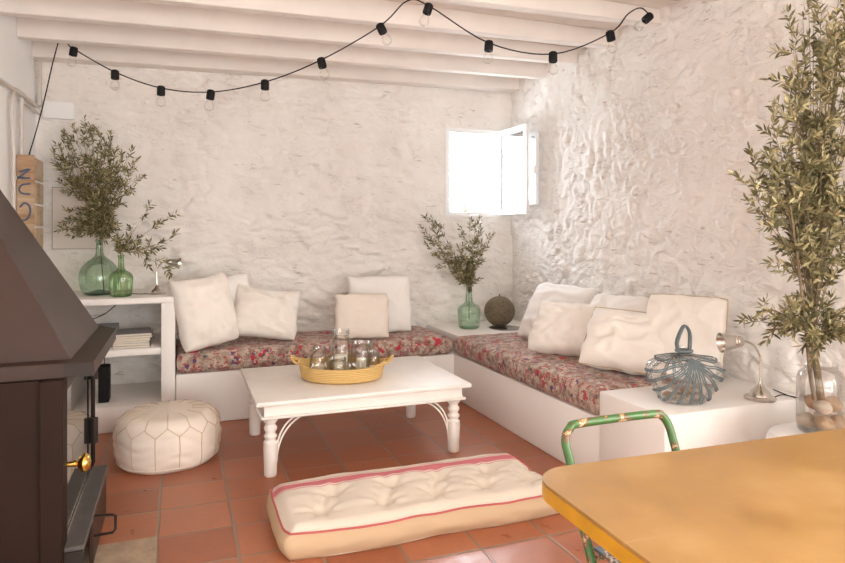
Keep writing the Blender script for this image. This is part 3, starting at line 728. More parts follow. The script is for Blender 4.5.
# ------------------------------------------------------------------ pouf
pf = empty('leather_pouf', (-.055, 4.22, 0), label='round cream leather pouf with hexagon stitching on the floor by the shelf unit', cat='pouf')
PR, PH = .30, .305
def pouf_r(a, z):
    t = z/PH; r = PR*(1-abs(2*t-.95)**4.2*.25)**.8 if 0 <= t <= 1 else 0
    return r*(1-.022*max(0, math.sin(t*17+2*noise.noise(Vector((math.cos(a)*1.5, math.sin(a)*1.5, 4)))*3))**3*(t > .15)*(t < .8)+.02*math.sin(a*2+1)+.028*noise.noise(Vector((math.cos(a)*2, math.sin(a)*2, t*5)))+.012*noise.noise(Vector((math.cos(a)*5, math.sin(a)*5, t*9))))
g = G(); na, nzp = 72, 24
prof = [(.0, 0), (.72, 0)]
for k in range(nzp+1):
    z = PH*k/nzp*.97
    for j in range(na):
        a = 2*PI*j/na; r = pouf_r(a, z); g.v.append(Vector((r*math.cos(a), r*math.sin(a), z+.012*(noise.noise(Vector((a*1.2, 1, 3)))+.2)*(k > 2))))
for kk, rr in enumerate((.85, .6, .35, .12)):
    for j in range(na):
        a = 2*PI*j/na; r = pouf_r(a, PH*.97)*rr; g.v.append(Vector((r*math.cos(a), r*math.sin(a), PH*.97+.012*(1-rr)+.012*(noise.noise(Vector((a*1.2, 1, 3)))+.2)*rr)))
nr = nzp+1+4
for i in range(nr-1):
    for j in range(na): g.f.append((i*na+j, i*na+(j+1) % na, (i+1)*na+(j+1) % na, (i+1)*na+j))
g.f.append(tuple(range(na))[::-1]); g.f.append(tuple((nr-1)*na+j for j in range(na))); g.m = [0]*len(g.f)
build('cover', g, 'pouf', pf, angle=180)
def on_pouf(a, z):
    if z <= PH*.93:
        r = pouf_r(a, z)+.0025; return Vector((r*math.cos(a), r*math.sin(a), z+.012*(noise.noise(Vector((a*1.2, 1, 3)))+.2)))
    s = (z-PH*.93)/.25; r = pouf_r(a, PH*.97)*(1-s*.9)
    return Vector((r*math.cos(a), r*math.sin(a), PH*.985+.012*s+.006))
g = G(); ns = 14
for k in range(ns):
    a0 = 2*PI*k/ns; da = 2*PI*.5/ns
    g.join(tube([on_pouf(a0, PH*t/10) for t in range(1, 8)], .0022, 5))
    for s in (-1, 1):
        g.join(tube([on_pouf(a0+s*da*t/6, PH*.7+PH*.16*t/6) for t in range(7)], .0022, 5))
    g.join(tube([on_pouf(a0+da, PH*.86+.14*t/6) for t in range(7)], .0022, 5))
build('stitching', g, 'stitch', pf)
g = G(); g.v = []
build('bottom_seam', tube([(pouf_r(a, .03)*1.003*math.cos(a), pouf_r(a, .03)*1.003*math.sin(a), .03) for a in [2*PI*k/60 for k in range(60)]], .003, 5, True), 'pouf', pf)

# ------------------------------------------------------------------ stove
st = empty('wood_stove', (-.70, 3.1, 0), label='big dark brown steel wood stove with sloping hood and glass door at the left', cat='stove')
SX, SY0, SY1 = -.385, 2.60, 3.56
def quadbox(p, z0, z1):   # prism over a plan polygon
    n = len(p); V = [(x, y, z0) for x, y in p]+[(x, y, z1) for x, y in p]
    return G().add(V, [tuple(range(n))[::-1], tuple(range(n, 2*n))]+[(i, (i+1) % n, n+(i+1) % n, n+i) for i in range(n)])
g = box(-1.0, SX-.075, SY0+.01, SY0+.035, .0, .866); g.join(box(-1.0, SX-.01, SY1-.035, SY1-.01, .0, .866)); g.join(box(-1.0, -.97, SY0+.03, SY1-.03, 0, .866)); g.join(box(-.97, SX-.02, SY0+.03, SY1-.03, .16, .19))
build('body', W(g, st), 'stove', st, smooth=False)
build('corner_post', W(box(SX-.073, SX, SY0-.004, SY0+.10, .0, .866, .004, 1), st), 'stove', st)
build('corner_post', W(box(SX-.05, SX-.004, SY1-.04, SY1, .0, .866, .004, 1), st), 'stove', st)
mant = [(-1.0, SY0+.03), (-.29, SY0+.03), (-.285, SY1-.08), (-.36, SY1+.05), (-1.0, SY1+.05)]
build('mantel_shelf', W(quadbox(mant, .868, .92), st), 'hood', st, smooth=False)
build('mantel_end_shade', W(box(-.385, -.294, SY0+.022, SY0+.034, .871, .917), st), 'dark', st, smooth=False)  # dark cap paints in the shade on the mantel's near end
# hood
b0 = [(-.995, 2.71), (-.376, 2.71), (-.372, 3.585), (-.995, 3.585)]
k = .98; b1 = [(-.995, 2.71+.33*k), (-.376-.567*k, 2.71+.33*k), (-.372-.567*k, 3.585-.30*k), (-.995, 3.585-.30*k)]
V = [(x, y, .92) for x, y in b0]+[(x, y, .92+k) for x, y in b1]
build('hood', W(G().add(V, [(0, 1, 2, 3)[::-1], (4, 5, 6, 7), (0, 1, 5, 4), (1, 2, 6, 5), (2, 3, 7, 6), (3, 0, 4, 7)]), st), 'hood', st, smooth=False)
build('flue', W(box(-.99, -.945, 3.06, 3.26, 1.9, 2.9, .01, 1), st), 'hood', st)
# glass door in the room-facing side
dr = build('door', W(box(SX-.016, SX-.010, SY0+.10, SY1-.04, .255, .80), st), 'stoveglass', st, smooth=False); tag(dr, 'reflecting glass stove door')
for z in (.37, .68):
    build('hinge', W(tube([(SX+.004, SY1-.075, z), (SX+.004, SY1-.075, z+.12)], .017, 8), st), 'dark', dr)
build('hinge_rod', W(tube([(SX+.004, SY1-.075, .27), (SX+.004, SY1-.075, .86)], .004, 6), st), 'dark', dr)
p = Vector((SX, 2.69, .533))
kn = lathe([(.008, 0), (.008, .028), (.011, .03), (.011, .036), (.007, .038), (.010, .042), (.023, .054), (.028, .066), (.029, .072), (.026, .084), (.017, .094), (.002, .098)], 24)
kn.xf(Matrix.Translation(p) @ Matrix.Rotation(PI/2, 4, 'Y') @ Matrix.Scale(.82, 4, (0, 0, 1)) @ Matrix.Diagonal((1.2, 1.2, 1, 1)))
tag(build('door_knob', W(kn, st), 'brass', dr), 'round brass knob')
build('top_rail', W(box(SX-.04, SX-.005, SY0+.1, SY1-.04, .80, .866), st), 'hood', st, smooth=False)
g = G(); cz = .845
build('sill', W(box(SX-.02, -.321, SY0+.03, 3.5, .225, .25, .003, 1), st), 'iron', st)
build('sill_edge', W(box(SX-.008, SX-.002, SY0+.06, 3.48, .25, .259), st), 'silver', st, smooth=False)
build('sill_front', W(box(SX-.02, -.325, SY0+.02, SY0+.05, .15, .235), st), 'dark', st, smooth=False)
dw = build('ash_drawer', W(box(-.345, -.328, 2.97, 3.48, .02, .222, .003, 1), st), 'hood', st)
P = [(-.33, 2.98, .215), (-.255, 2.96, .215), (-.245, 2.97, .205), (-.245, 2.97, .150), (-.255, 2.96, .14), (-.33, 2.98, .13)]
build('handle', W(tube(P, .0055, 8), st), 'dark', dw)
build('base_panel', W(box(-.96, SX-.03, SY0+.05, SY1-.04, .0, .155), st), 'dark', st, smooth=False)

# ------------------------------------------------------------------ dining table and chair
dt = empty('dining_table', (1.7, .85, 0), label='yellow dining table with worn top and rounded corners in the right foreground', cat='table')
def rrect(x0, x1, y0, y1, r, n=10):
    P = []
    for cx, cy, a0 in ((x1-r, y1-r, 0), (x0+r, y1-r, 90), (x0+r, y0+r, 180), (x1-r, y0+r, 270)):
        for k in range(n+1): a = R(a0+90*k/n); P.append((cx+r*math.cos(a), cy+r*math.sin(a)))
    return P
trot = Matrix.Translation((1.0, 1.515, 0)) @ Matrix.Rotation(R(-2.2), 4, 'Z') @ Matrix.Translation((-1.0, -1.515, 0))
p = rrect(.885, 2.45, .1, 1.515, .11)
build('table_top', W(quadbox(p, .742, .75).xf(trot), dt), 'tabletop', dt, smooth=True, angle=60)
build('table_edge', W(quadbox(rrect(.884, 2.451, .099, 1.516, .111), .705, .7415).xf(trot), dt), 'tableedge', dt, smooth=True, angle=60)
for sx in (1.15, 2.28):
    for sy in (.25, 1.33): build('leg', W(tube([(sx, sy, 0), (sx, sy, .705)], .022, 12), dt), 'greenrust', dt)
ch = empty('folding_chair', (1.32, 1.5, 0), label='green painted metal folding chair with chipped paint tucked at the yellow table', cat='chair')
cl, cr = 1.125, 1.53
yb = 1.70
P = [(cl, 1.30, .0), (cl, 1.57, .45), (cl, yb-.03, .68), (cl, yb, .747), (cl+.022, yb+.008, .782), (cl+.065, yb+.01, .793), (cr-.065, yb+.01, .793), (cr-.022, yb+.008, .782), (cr, yb, .747), (cr, yb-.03, .68), (cr, 1.57, .45), (cr, 1.30, 0)]
def roundtube(P, r, seg, nn=6): return tube(smooth_path(P, nn), r, seg)
build('back_frame', W(roundtube(P, .0135, 12), ch), 'greenpaint', ch)
for x in (cl+.02, cr-.02): build('leg', W(tube([(x, 1.18, .45), (x, 1.42, .22), (x, 1.66, 0)], .011, 10), ch), 'greenrust', ch)
build('seat', W(box(cl+.03, cr-.03, 1.16, 1.60, .448, .46, .005, 2), ch), 'seatpaint', ch)
build('seat_rail', W(tube([(cl, 1.575, .44), (cr, 1.575, .44)], .009, 8), ch), 'greenrust', ch)
build('stretcher', W(tube([(cl+.02, 1.54, .11), (cr-.02, 1.54, .11)], .008, 8), ch), 'greenrust', ch)

# ------------------------------------------------------------------ vases, sprays
def vase(name, loc, prof, m, label, basep=None):
    v = empty(name, loc, label=label, cat='vase')
    build('body', lathe(prof, 40, caps=False), m, v, angle=80)
    if basep: build('thick_base', lathe(basep, 36, caps=False), m if m != 'green' else 'greenbase', v, angle=80)
    return v
def flat_profile(r, pts): return pts
fB = at(99.5, 294, 4.72); fB.z = .931
vase('demijohn', fB, [(0.0, .001), (.085, .001), (.105, .008), (.122, .035), (.134, .08), (.138, .125), (.132, .17), (.114, .21), (.085, .243), (.055, .265), (.034, .285), (.026, .31), (.023, .36), (.023, .385), (.030, .39), (.031, .40), (.027, .405), (.019, .40), (.018, .36)], 'green', 'large round dark green glass demijohn on the shelf unit', [(0, .004), (.083, .004), (.10, .010), (.105, .018), (.07, .022), (.03, .034), (0, .04)])
sB = at(121, 298.5, 4.58); sB.z = .931
vase('glass_bottle', sB, [(0.0, .001), (.062, .001), (.072, .010), (.076, .05), (.078, .10), (.080, .135), (.074, .158), (.055, .175), (.030, .190), (.021, .21), (.019, .26), (.019, .285), (.024, .288), (.024, .298), (.018, .298)], 'green2', 'smaller bright green glass bottle on the shelf edge beside the demijohn', [(0, .003), (.06, .003), (.066, .012), (.03, .014), (0, .022)])
mB = at(469, 327, 5.80); mB.z = .521
vase('glass_vase', mB, [(0.0, .001), (.082, .001), (.094, .012), (.100, .08), (.105, .15), (.104, .175), (.085, .20), (.05, .222), (.033, .245), (.028, .30), (.026, .365), (.031, .37), (.031, .38), (.026, .38)], 'green3', 'pale green glass vase on the corner ledge beside the carved ball', [(0, .003), (.08, .003), (.088, .012), (.04, .014), (0, .02)])
jB = at(821, 431, 2.86); jB.z = .501
jv = vase('jar_vase', jB, [(0.0, .001), (.082, .001), (.094, .012), (.098, .04), (.097, .20), (.095, .245), (.085, .268), (.068, .280), (.062, .285), (.066, .292), (.066, .305), (.060, .306)], 'glass', 'big clear glass jar with stones holding the tall olive branches at the right', [(0, .003), (.08, .003), (.09, .012), (.04, .014), (0, .016)])
for k_, (dx, dy, z, r, s, m) in enumerate([(-.042, -.045, .055, .040, (1, 1, .85), 'pebble'), (.035, -.050, .052, .042, (1, .9, .85), 'pebble'), (.052, .030, .052, .040, (1, 1, .9), 'pebble2'), (-.045, .040, .050, .040, (1, 1, .85), 'pebble2'), (-.03, -.028, .122, .036, (1.1, 1, .8), 'pebble2'), (.045, -.02, .128, .038, (1, .9, .9), 'pebble'), (0.01, .045, .125, .038, (1, 1, .9), 'pebble')]):
    o = build('stone', sphere((0, 0, 0), r, 16, s, .25), m); o.location = jB+Vector((dx, dy, z-r*s[2]))+Vector((0, 0, 0)); 
    tag(o, 'rounded brown stone inside the big clear jar of olive branches', 'stone', 'stones inside the big clear jar')

def leafmesh(P, dirs, g, ln, wd, rn):
    """one lens-shaped leaf"""
    d = dirs.normalized(); s = d.cross(Vector((rn.uniform(-1, 1), rn.uniform(-1, 1), rn.uniform(-1, 1)))).normalized(); u = d.cross(s)
    m1 = P+d*ln*.35+u*.002; m2 = P+d*ln*.72+u*.001
    g.add([P, m1+s*wd, m1-s*wd, m2+s*wd*.75, m2-s*wd*.75, P+d*ln-u*.003], [(0, 1, 2), (1, 3, 4, 2), (3, 5, 4)])
def spray(root_pts, tips, label, r0=.006, ntw=9, twl=.12, leaf=(.042, .0055), start=.35, seed=1, lps=9, cat='branch', name='olive_branch', trunks=(), spread=1.0):
    rn = random.Random(seed); stems = G(); lf = G()
    def tw(p, d, ln, r):
        n = 5; pts = [p]; q = p.copy(); dd = d.normalized()
        for k in range(n):
            dd = (dd+Vector((rn.uniform(-1, 1), rn.uniform(-1, 1), rn.uniform(-.95, .8)))*.26).normalized(); q = q+dd*ln/n; pts.append(q.copy())
        stems.join(tube(pts, [r*(1-.75*k/n) for k in range(n+1)], 4))
        for k in range(lps):
            t = (k+.6)/lps*n; i = min(int(t), n-1); pp = pts[i].lerp(pts[i+1], t-i); ax = (pts[i+1]-pts[i]).normalized()
            o = ax.orthogonal().normalized(); o.rotate(Matrix.Rotation(k*PI/2+rn.uniform(-.9, .9), 3, ax))
            for s in (1, -1):
                leafmesh(pp+ax*rn.uniform(-.006, .006), ax*rn.uniform(.25, 1.1)+o*s*rn.uniform(.45, 1.0)+Vector((rn.gauss(0, .2), rn.gauss(0, .2), rn.gauss(0, .25))), lf, leaf[0]*rn.uniform(.7, 1.25), leaf[1]*rn.uniform(.8, 1.2), rn)
        leafmesh(pts[-1], dd, lf, leaf[0], leaf[1], rn)
    for pts_, r_ in trunks:
        pp_ = smooth_path(pts_, 6); stems.join(tube(pp_, [r_*(1-.6*k/(len(pp_)-1)) for k in range(len(pp_))], 8))
    for ti, tp in enumerate(tips):
        tip = tp[0]; via = tp[1] if len(tp) > 1 else None
        P = list(root_pts)+([via] if via is not None else [])+[tip]
        path = smooth_path(P, 8); n = len(path)
        stems.join(tube(path, [r0*(1-.8*k/(n-1)) for k in range(n)], 6))
        for k in range(ntw):
            t = start+(1-start)*(k+rn.random()*.8)/ntw; x = t*(n-1); i = min(int(x), n-2)
            p = path[i].lerp(path[i+1], x-i); ax = (path[i+1]-path[i]).normalized()
            o = Vector((rn.gauss(0, 1), rn.gauss(0, 1), rn.gauss(0, .8))).normalized()
            tw(p, ax*.75+o*.75*spread, twl*rn.uniform(.5, 1.2)*(1.15-.4*t), r0*.35)
        tw(path[-1], path[-1]-path[-2], twl*.8, r0*.3)
    base = root_pts[0]
    o = empty(name, base, label=label, cat=cat)
    build('stems', stems.xf(Matrix.Translation(-base)), 'bark', o)
    build('leaves', lf.xf(Matrix.Translation(-base)), 'leaf', o, smooth=False)
    print(label[:30], len(lf.f))
def tp(lst, f, dv, seed):
    rn = random.Random(seed); return [(at(x, y, f+rn.uniform(-dv, dv)),) for x, y in lst]
rootB = [fB+Vector((.03, .0, .03)), fB+Vector((.012, 0, .26)), fB+Vector((.006, 0, .41)), fB+Vector((.01, 0, .52))]
def blob(cx, cy, rx, ry, n, f, dv, seed, out=.45):
    rn = random.Random(seed); L_ = []
    for k in range(n):
        a = k*2.39996; r = math.sqrt((k+.5)/n); r = out+(1-out)*r
        L_.append((at(cx+rx*r*math.cos(a), cy+ry*r*math.sin(a), f+rn.uniform(-dv, dv)),))
    return L_
spray(rootB, blob(86, 163, 30, 34, 40, 4.70, .14, 3, .12)+blob(120, 176, 17, 20, 12, 4.72, .1, 4, .2)+blob(84, 222, 15, 13, 10, 4.68, .1, 5, .3)+blob(106, 210, 10, 22, 8, 4.72, .1, 6, .2), 'dense bushy olive branch standing in the large demijohn', r0=.0045, ntw=5, twl=.105, start=.62, seed=3, lps=8, leaf=(.040, .0052))
rootS = [sB+Vector((0, 0, .03)), sB+Vector((0, 0, .28)), sB+Vector((.0, 0, .32))]
spray(rootS, [(at(146, 212, 4.55), at(128, 240, 4.6)), (at(166, 220, 4.6), at(135, 240, 4.6)), (at(168, 240, 4.55), at(140, 250, 4.6)), (at(165, 270, 4.5), at(145, 256, 4.55)), (at(150, 248, 4.6),)], 'sparse arching olive branch in the smaller green bottle', r0=.0035, ntw=6, twl=.10, start=.42, seed=5, lps=7, leaf=(.045, .0055))
rootM = [mB+Vector((0, 0, .08)), mB+Vector((0, 0, .30)), mB+Vector((0, 0, .40))]
spray(rootM, blob(434, 236, 9, 16, 8, 5.78, .08, 1, .2)+blob(474, 245, 13, 24, 14, 5.78, .08, 2, .1)+blob(452, 262, 12, 14, 6, 5.78, .08, 3, .2), 'olive branch standing in the pale green vase under the window', r0=.0035, ntw=4, twl=.10, start=.62, seed=8, lps=7, leaf=(.042, .0055))
jr = jB+Vector((-.01, 0, .10))
rootJ = [jr, jB+Vector((-.02, 0, .30)), jB+Vector((-.035, .01, .42))]
fJ = 2.86
Tj = []
for cx, cy, rx, ry, n_, sd in ((812, 60, 26, 60, 16, 1), (795, 150, 28, 50, 16, 2), (840, 120, 22, 110, 14, 3), (768, 190, 26, 26, 9, 4), (815, 230, 22, 40, 10, 5), (868, 120, 18, 120, 8, 6), (822, 325, 22, 20, 8, 7), (775, 318, 26, 8, 4, 8), (838, 20, 12, 30, 4, 9)):
    rn_ = random.Random(sd)
    for k, (tip,) in enumerate(blob(cx, cy, rx, ry, n_, fJ, .13, sd, .25)):
        tip.x = min(tip.x, 2.95); rel = tip-rootJ[2]; via = rootJ[2]+Vector((rel.x*.35, rel.y*.35, rel.z*.55)); Tj.append((tip, via))
spray(rootJ, Tj, 'tall olive branches in the big clear jar at the right edge', r0=.0045, ntw=4, twl=.115, start=.70, seed=11, lps=8, leaf=(.046, .0055),
      trunks=[([at(822, 405, 2.86), at(817, 370, 2.86), at(812, 335, 2.86), at(818, 270, 2.88), at(828, 170, 2.9), at(838, 40, 2.9)], .017), ([at(815, 400, 2.83), at(810, 372, 2.84), at(806, 330, 2.84), at(797, 255, 2.8), at(790, 205, 2.78)], .010)])

# pomander-like carved ball, dish, roped jug
bl = at(499.5, 308, 5.88); bl.z = .532+.137
bo = empty('carved_ball', (bl.x, bl.y, .521), label='dark brown carved round ball ornament with a small stem on the corner ledge', cat='ornament')
build('body', sphere((0, 0, .143), .141, 40, (1, 1, .98)), 'ball', bo, angle=180)
build('stem', tube([(0, 0, .275), (0, 0, .292), (.002, 0, .298)], [.008, .006, .009], 8), 'ball', bo)
dsh = at(499, 326.5, 5.5); 
o = build('glass_dish', lathe([(0, .004), (.11, .003), (.135, .009), (.145, .015), (.142, .017), (.130, .011), (.10, .007), (0, .008)], 36, (0, 0, 0), caps=False), 'glass')
o.location = (2.74, 5.10, .521); tag(o, 'flat clear glass dish in front of the carved ball on the ledge', 'dish')

jg = at(684, 403, 3.27); jg.z = .523
rj = empty('roped_jug', jg, -TH, label='round clear glass jug wrapped in blue grey rope with a loop handle on the block', cat='jug')
gp = [(0, .002), (.085, .002), (.112, .012), (.150, .06), (.182, .12), (.194, .165), (.192, .185), (.180, .208), (.150, .224), (.09, .238), (.04, .250), (.03, .262), (.03, .285), (.036, .292)]
def sc2(p, k=1.0): return [(r*k, z) for r, z in p]
SYJ = .66
g = lathe(gp, 40, sy=SYJ, caps=False); build('glass_body', g, 'glass', rj)
def jug_r(z):
    for (r0, z0), (r1, z1) in zip(gp[1:], gp[2:]):
        if z0 <= z <= z1: return r0+(r1-r0)*(z-z0)/(z1-z0)
    return gp[-1][0]
zs = [.262, .25, .242, .225, .205, .185, .165, .145, .12, .095, .07, .045, .02]
def jp(a, z, o_=.004): r = jug_r(z)+o_; return Vector((r*math.cos(a), r*SYJ*math.sin(a), z))
for side in (-1, 1):
    ns_ = 13 if side < 0 else 7
    for k in range(ns_):
        ph = R(-177+174*k/(ns_-1)); pts = []
        for q_ in range(40):
            t = q_*.0062; x = t*math.cos(ph); z = .232+t*math.sin(ph)*1.0 + .004*math.sin(k*3+q_*.3)
            if z < .012: break
            rr = jug_r(z)+.006
            if x*x >= rr*rr: 
                pts.append(Vector((math.copysign(rr, x), 0, z))); break
            pts.append(Vector((x, side*SYJ*math.sqrt(rr*rr-x*x), z)))
        if len(pts) > 3:
            g = G(); dz_ = Vector((.005*math.sin(ph), 0, -.005*math.cos(ph)))
            g.join(tube([p+dz_ for p in pts], .0038, 6)); g.join(tube([p-dz_ for p in pts], .0038, 6))
            build('rope_strand', g, 'rope', rj)
build('rope_collar', tube([(.038*math.cos(t), .034*math.sin(t), .266) for t in [2*PI*k/20 for k in range(20)]], .008, 8, True), 'rope', rj)
for s in (-1, 1):
    P = smooth_path([(-.03, .012*s, .262), (-.036, .014*s, .31), (-.012, .012*s, .375), (.008, .01*s, .392), (.028, .012*s, .36), (.03, .014*s, .30), (.026, .012*s, .262)], 5)
    build('loop_handle', tube(P, .0055, 6), 'rope', rj)
g = G(); rn = random.Random(4)
k2 = 0
for k in range(16):
    a = k*2.4; rr = .085*math.sqrt((k % 10+.5)/10); z = .020+.033*(k//10)
    lay = k//10
    o = build('pebble', sphere((0, 0, 0), .024, 12, (1.1, .85, .62), .3), 'pebble' if k % 3 == 0 else 'pebble2')
    o.location = jg+Matrix.Rotation(-TH, 3, 'Z') @ Vector((rr*math.cos(a), rr*SYJ*.9*math.sin(a), z+.003)); o.rotation_euler = (0, 0, a)
    tag(o, 'small pale pebble lying in the bottom of the roped jug', 'pebble', 'pebbles inside the roped jug')

# ------------------------------------------------------------------ lamps
def desk_lamp(loc, s, rz, label, head):
    l = empty('desk_lamp', loc, rz, label=label, cat='lamp')
    build('base', lathe([(0, .0), (.084*s, .0), (.086*s, .010*s), (.078*s, .018*s), (.060*s, .022*s), (.052*s, .045*s), (.034*s, .060*s), (.022*s, .075*s), (.012*s, .088*s), (.009*s, .10*s), (0, .10*s)], 32, caps=False), 'silver', l)
    P = smooth_path([(0, 0, .09*s), (.004*s, 0, .20*s), (-.005*s, 0, .26*s), (-.04*s, 0, .315*s), (-.09*s, 0, .338*s), (-.115*s, 0, .34*s)], 6)
    build('gooseneck', tube(P, .0068*s, 8), 'silver', l)
    sh = lathe([(0, 0), (.022*s, 0), (.03*s, .01*s), (.034*s, .03*s), (.036*s, .034*s), (.034*s, .038*s), (.038*s, .044*s), (.040*s, .050*s), (.038*s, .055*s), (.042*s, .062*s), (.046*s, .08*s), (.056*s, .12*s), (.060*s, .128*s), (.056*s, .127*s), (.040*s, .08*s), (.02*s, .05*s), (0, .05*s)], 28, caps=False)
    sh.xf(Matrix.Translation((-.10*s, 0, .335*s)) @ Matrix.Rotation(R(-90+head), 4, 'Y'))
    build('lamp_shade', sh, 'silver', l)
    return l
lb = at(760, 398, 3.34); lb.z = .523
desk_lamp(lb, .90, -TH, 'silver desk lamp with curved neck on the white block at the right', -4)
c_ = lb+Vector((.06, -.01, .006))
g = tube(smooth_path([lb+RT*.07+Vector((0, 0, .008)), lb+RT*.12+Vector((0, 0, .022)), lb+RT*.20+Vector((0, .0, .006)), Vector((3.02, 2.47, .528)), Vector((3.06, 2.60, .528))], 6), .003, 6)
tag(build('lamp_cord', g, 'black'), 'thin black cord of the silver lamp on the white block', 'cord')
l2 = at(157, 292, 4.76); l2.z = .931
desk_lamp(l2, .72, PI-TH+R(5), 'small silver desk lamp on the shelf unit behind the pillows', -8)
g = tube(smooth_path([l2+Vector((-.05, 0, .006)), l2+Vector((-.11, .01, .004)), l2+Vector((-.18, .06, .004))], 5), .003, 6)
tag(build('lamp_cord', g, 'black'), 'black cord behind the small lamp on the shelf unit', 'cord')

# ------------------------------------------------------------------ shelf contents
rn = random.Random(3)
z = .571
for k in range(6):
    t = [.014, .018, .012, .020, .016, .014][k]
    mg = empty('magazine', (-.30+rn.uniform(-.008, .008), 5.12+rn.uniform(-.01, .01), z), R(rn.uniform(-5, 5)), label='%s magazine of the pile on the middle shelf' % ['bottom', 'second lowest', 'third lowest', 'thick fourth', 'second highest', 'topmost'][k], cat='magazine', group='magazines piled on the middle shelf')
    build('pages', box(-.118, .118, -.15, .15, .0015, t-.0015), 'paper', mg, smooth=False)
    g = box(-.121, .121, -.152, .152, 0, .0014); g.join(box(-.121, .121, -.152, .152, t-.0014, t)); build('cover', g, ['cover', 'cover2', 'paper', 'cover'][k % 4], mg, smooth=False)
    z += t+.0008
o = build('storage_box', box(-.62, -.42, 5.05, 5.4, .572, .70, .004, 1), 'cover2'); tag(o, 'dark grey flat box on the middle shelf beside the magazines', 'box')
o = build('black_speaker', box(-.53, -.46, 5.06, 5.2, .177, .43, .006, 1), 'black'); tag(o, 'narrow black box standing on the bottom shelf of the shelf unit', 'box')
g = tube(smooth_path([(-.50, 5.16, .435), (-.495, 5.18, .50), (-.47, 5.25, .515), (-.4, 5.4, .50)], 5), .003, 6)
tag(build('power_cord', g, 'black'), 'short black cord rising from the narrow black box on the bottom shelf', 'cord')
g = tube(smooth_path([(-.62, 5.05, .76), (-.50, 5.10, .80), (-.42, 5.25, .86), (-.38, 5.5, .87)], 5), .0035, 6)
tag(build('power_cord', g, 'black'), 'black cord hanging under the top slab of the shelf unit', 'cord')

# ------------------------------------------------------------------ left corner: panels, pipes, crate
pn = empty('wall_cabinet_door', (-.75, 5.63, 1.25), label='flat cream cabinet door in the back wall behind the olive branches', cat='cabinet')
build('door', W(box(-.905, -.600, 5.628, 5.66, 1.262, 1.735, .003, 1), pn), 'panel', pn)
build('frame', W(box(-.9085, -.5965, 5.634, 5.66, 1.258, 1.739), pn), 'groove', pn, smooth=False)
jb = tag(build('junction_box', box(-.965, -.755, 5.60, 5.66, 2.265, 2.395, .006, 2), 'plaster_left'), 'plain white box high on the back wall near the left corner', 'box')
cra = empty('wooden_crate', (-.965, 5.15, 1.1), label='old narrow wooden crate with blue lettering hanging in the left back corner', cat='crate')
cx1 = -.912
build('end_board', W(box(XL+.004, cx1, 5.0, 5.02, 1.12, 1.915, .003, 1), cra), 'crate', cra)
zz = 1.12
for k, h_ in enumerate((.15, .16, .155, .16, .165)):
    build('slat', W(box(cx1-.013, cx1+.003, 5.021, 5.30, zz+.006, zz+h_-.010, .003, 1), cra), 'crate2', cra); zz += h_
build('back_board', W(box(XL+.004, XL+.012, 5.021, 5.3, 1.12, 1.90), cra), 'dark', cra)
g = G()
for P in [[(-1.0, 1.80), (-.935, 1.82), (-1.0, 1.76), (-.935, 1.76)], [(-.935, 1.72), (-.985, 1.71), (-1.0, 1.68), (-.985, 1.655), (-.935, 1.65)], [(-.995, 1.56), (-.97, 1.59), (-.94, 1.57), (-.935, 1.52), (-.955, 1.48), (-.985, 1.47)]]:
    g.join(tube([(x, 4.9995, z) for x, z in smooth_path([(a, b, 0) for a, b in P], 3) and [(q.x, q.y) for q in smooth_path([(a, b, 0) for a, b in P], 3)]], .0065, 5))
build('lettering', W(g, cra), 'ink', cra)
pp = empty('wall_pipes', (-.98, 4.9, 1.5), label='grey painted pipes with an elbow on the left wall near the corner', cat='pipe')
X = -.99
build('pipe', W(tube([at(12, 300, 4.2)*0+Vector((X, 4.80, .95)), (X, 4.79, 1.9), (X, 4.74, 2.19), (X, 4.77, 2.27), (X, 4.85, 2.325), (X, 4.97, 2.33), (X, 5.10, 2.335)], .013, 8), pp), 'pipe', pp)
build('pipe', W(tube([(X, 5.02, .95), (X, 5.02, 2.30)], .012, 8), pp), 'pipe', pp)
build('pipe', W(tube([(X, 3.9, 2.28), (X, 4.5, 2.305), (X, 5.60, 2.345)], .012, 8), pp), 'pipe', pp)
build('pipe', W(tube([(X, 5.0, 2.29), (X, 5.60, 2.29)], .010, 8), pp), 'pipe', pp)
build('clip', W(box(XL+.002, X+.016, 5.0, 5.04, 1.75, 1.77), pp), 'frame', pp)
tag(build('cable_duct', box(-1.0, -.975, 5.60, 5.645, 2.36, 2.70, .003, 1), 'pipe'), 'thin vertical cable duct in the left back corner under the beams', 'duct')

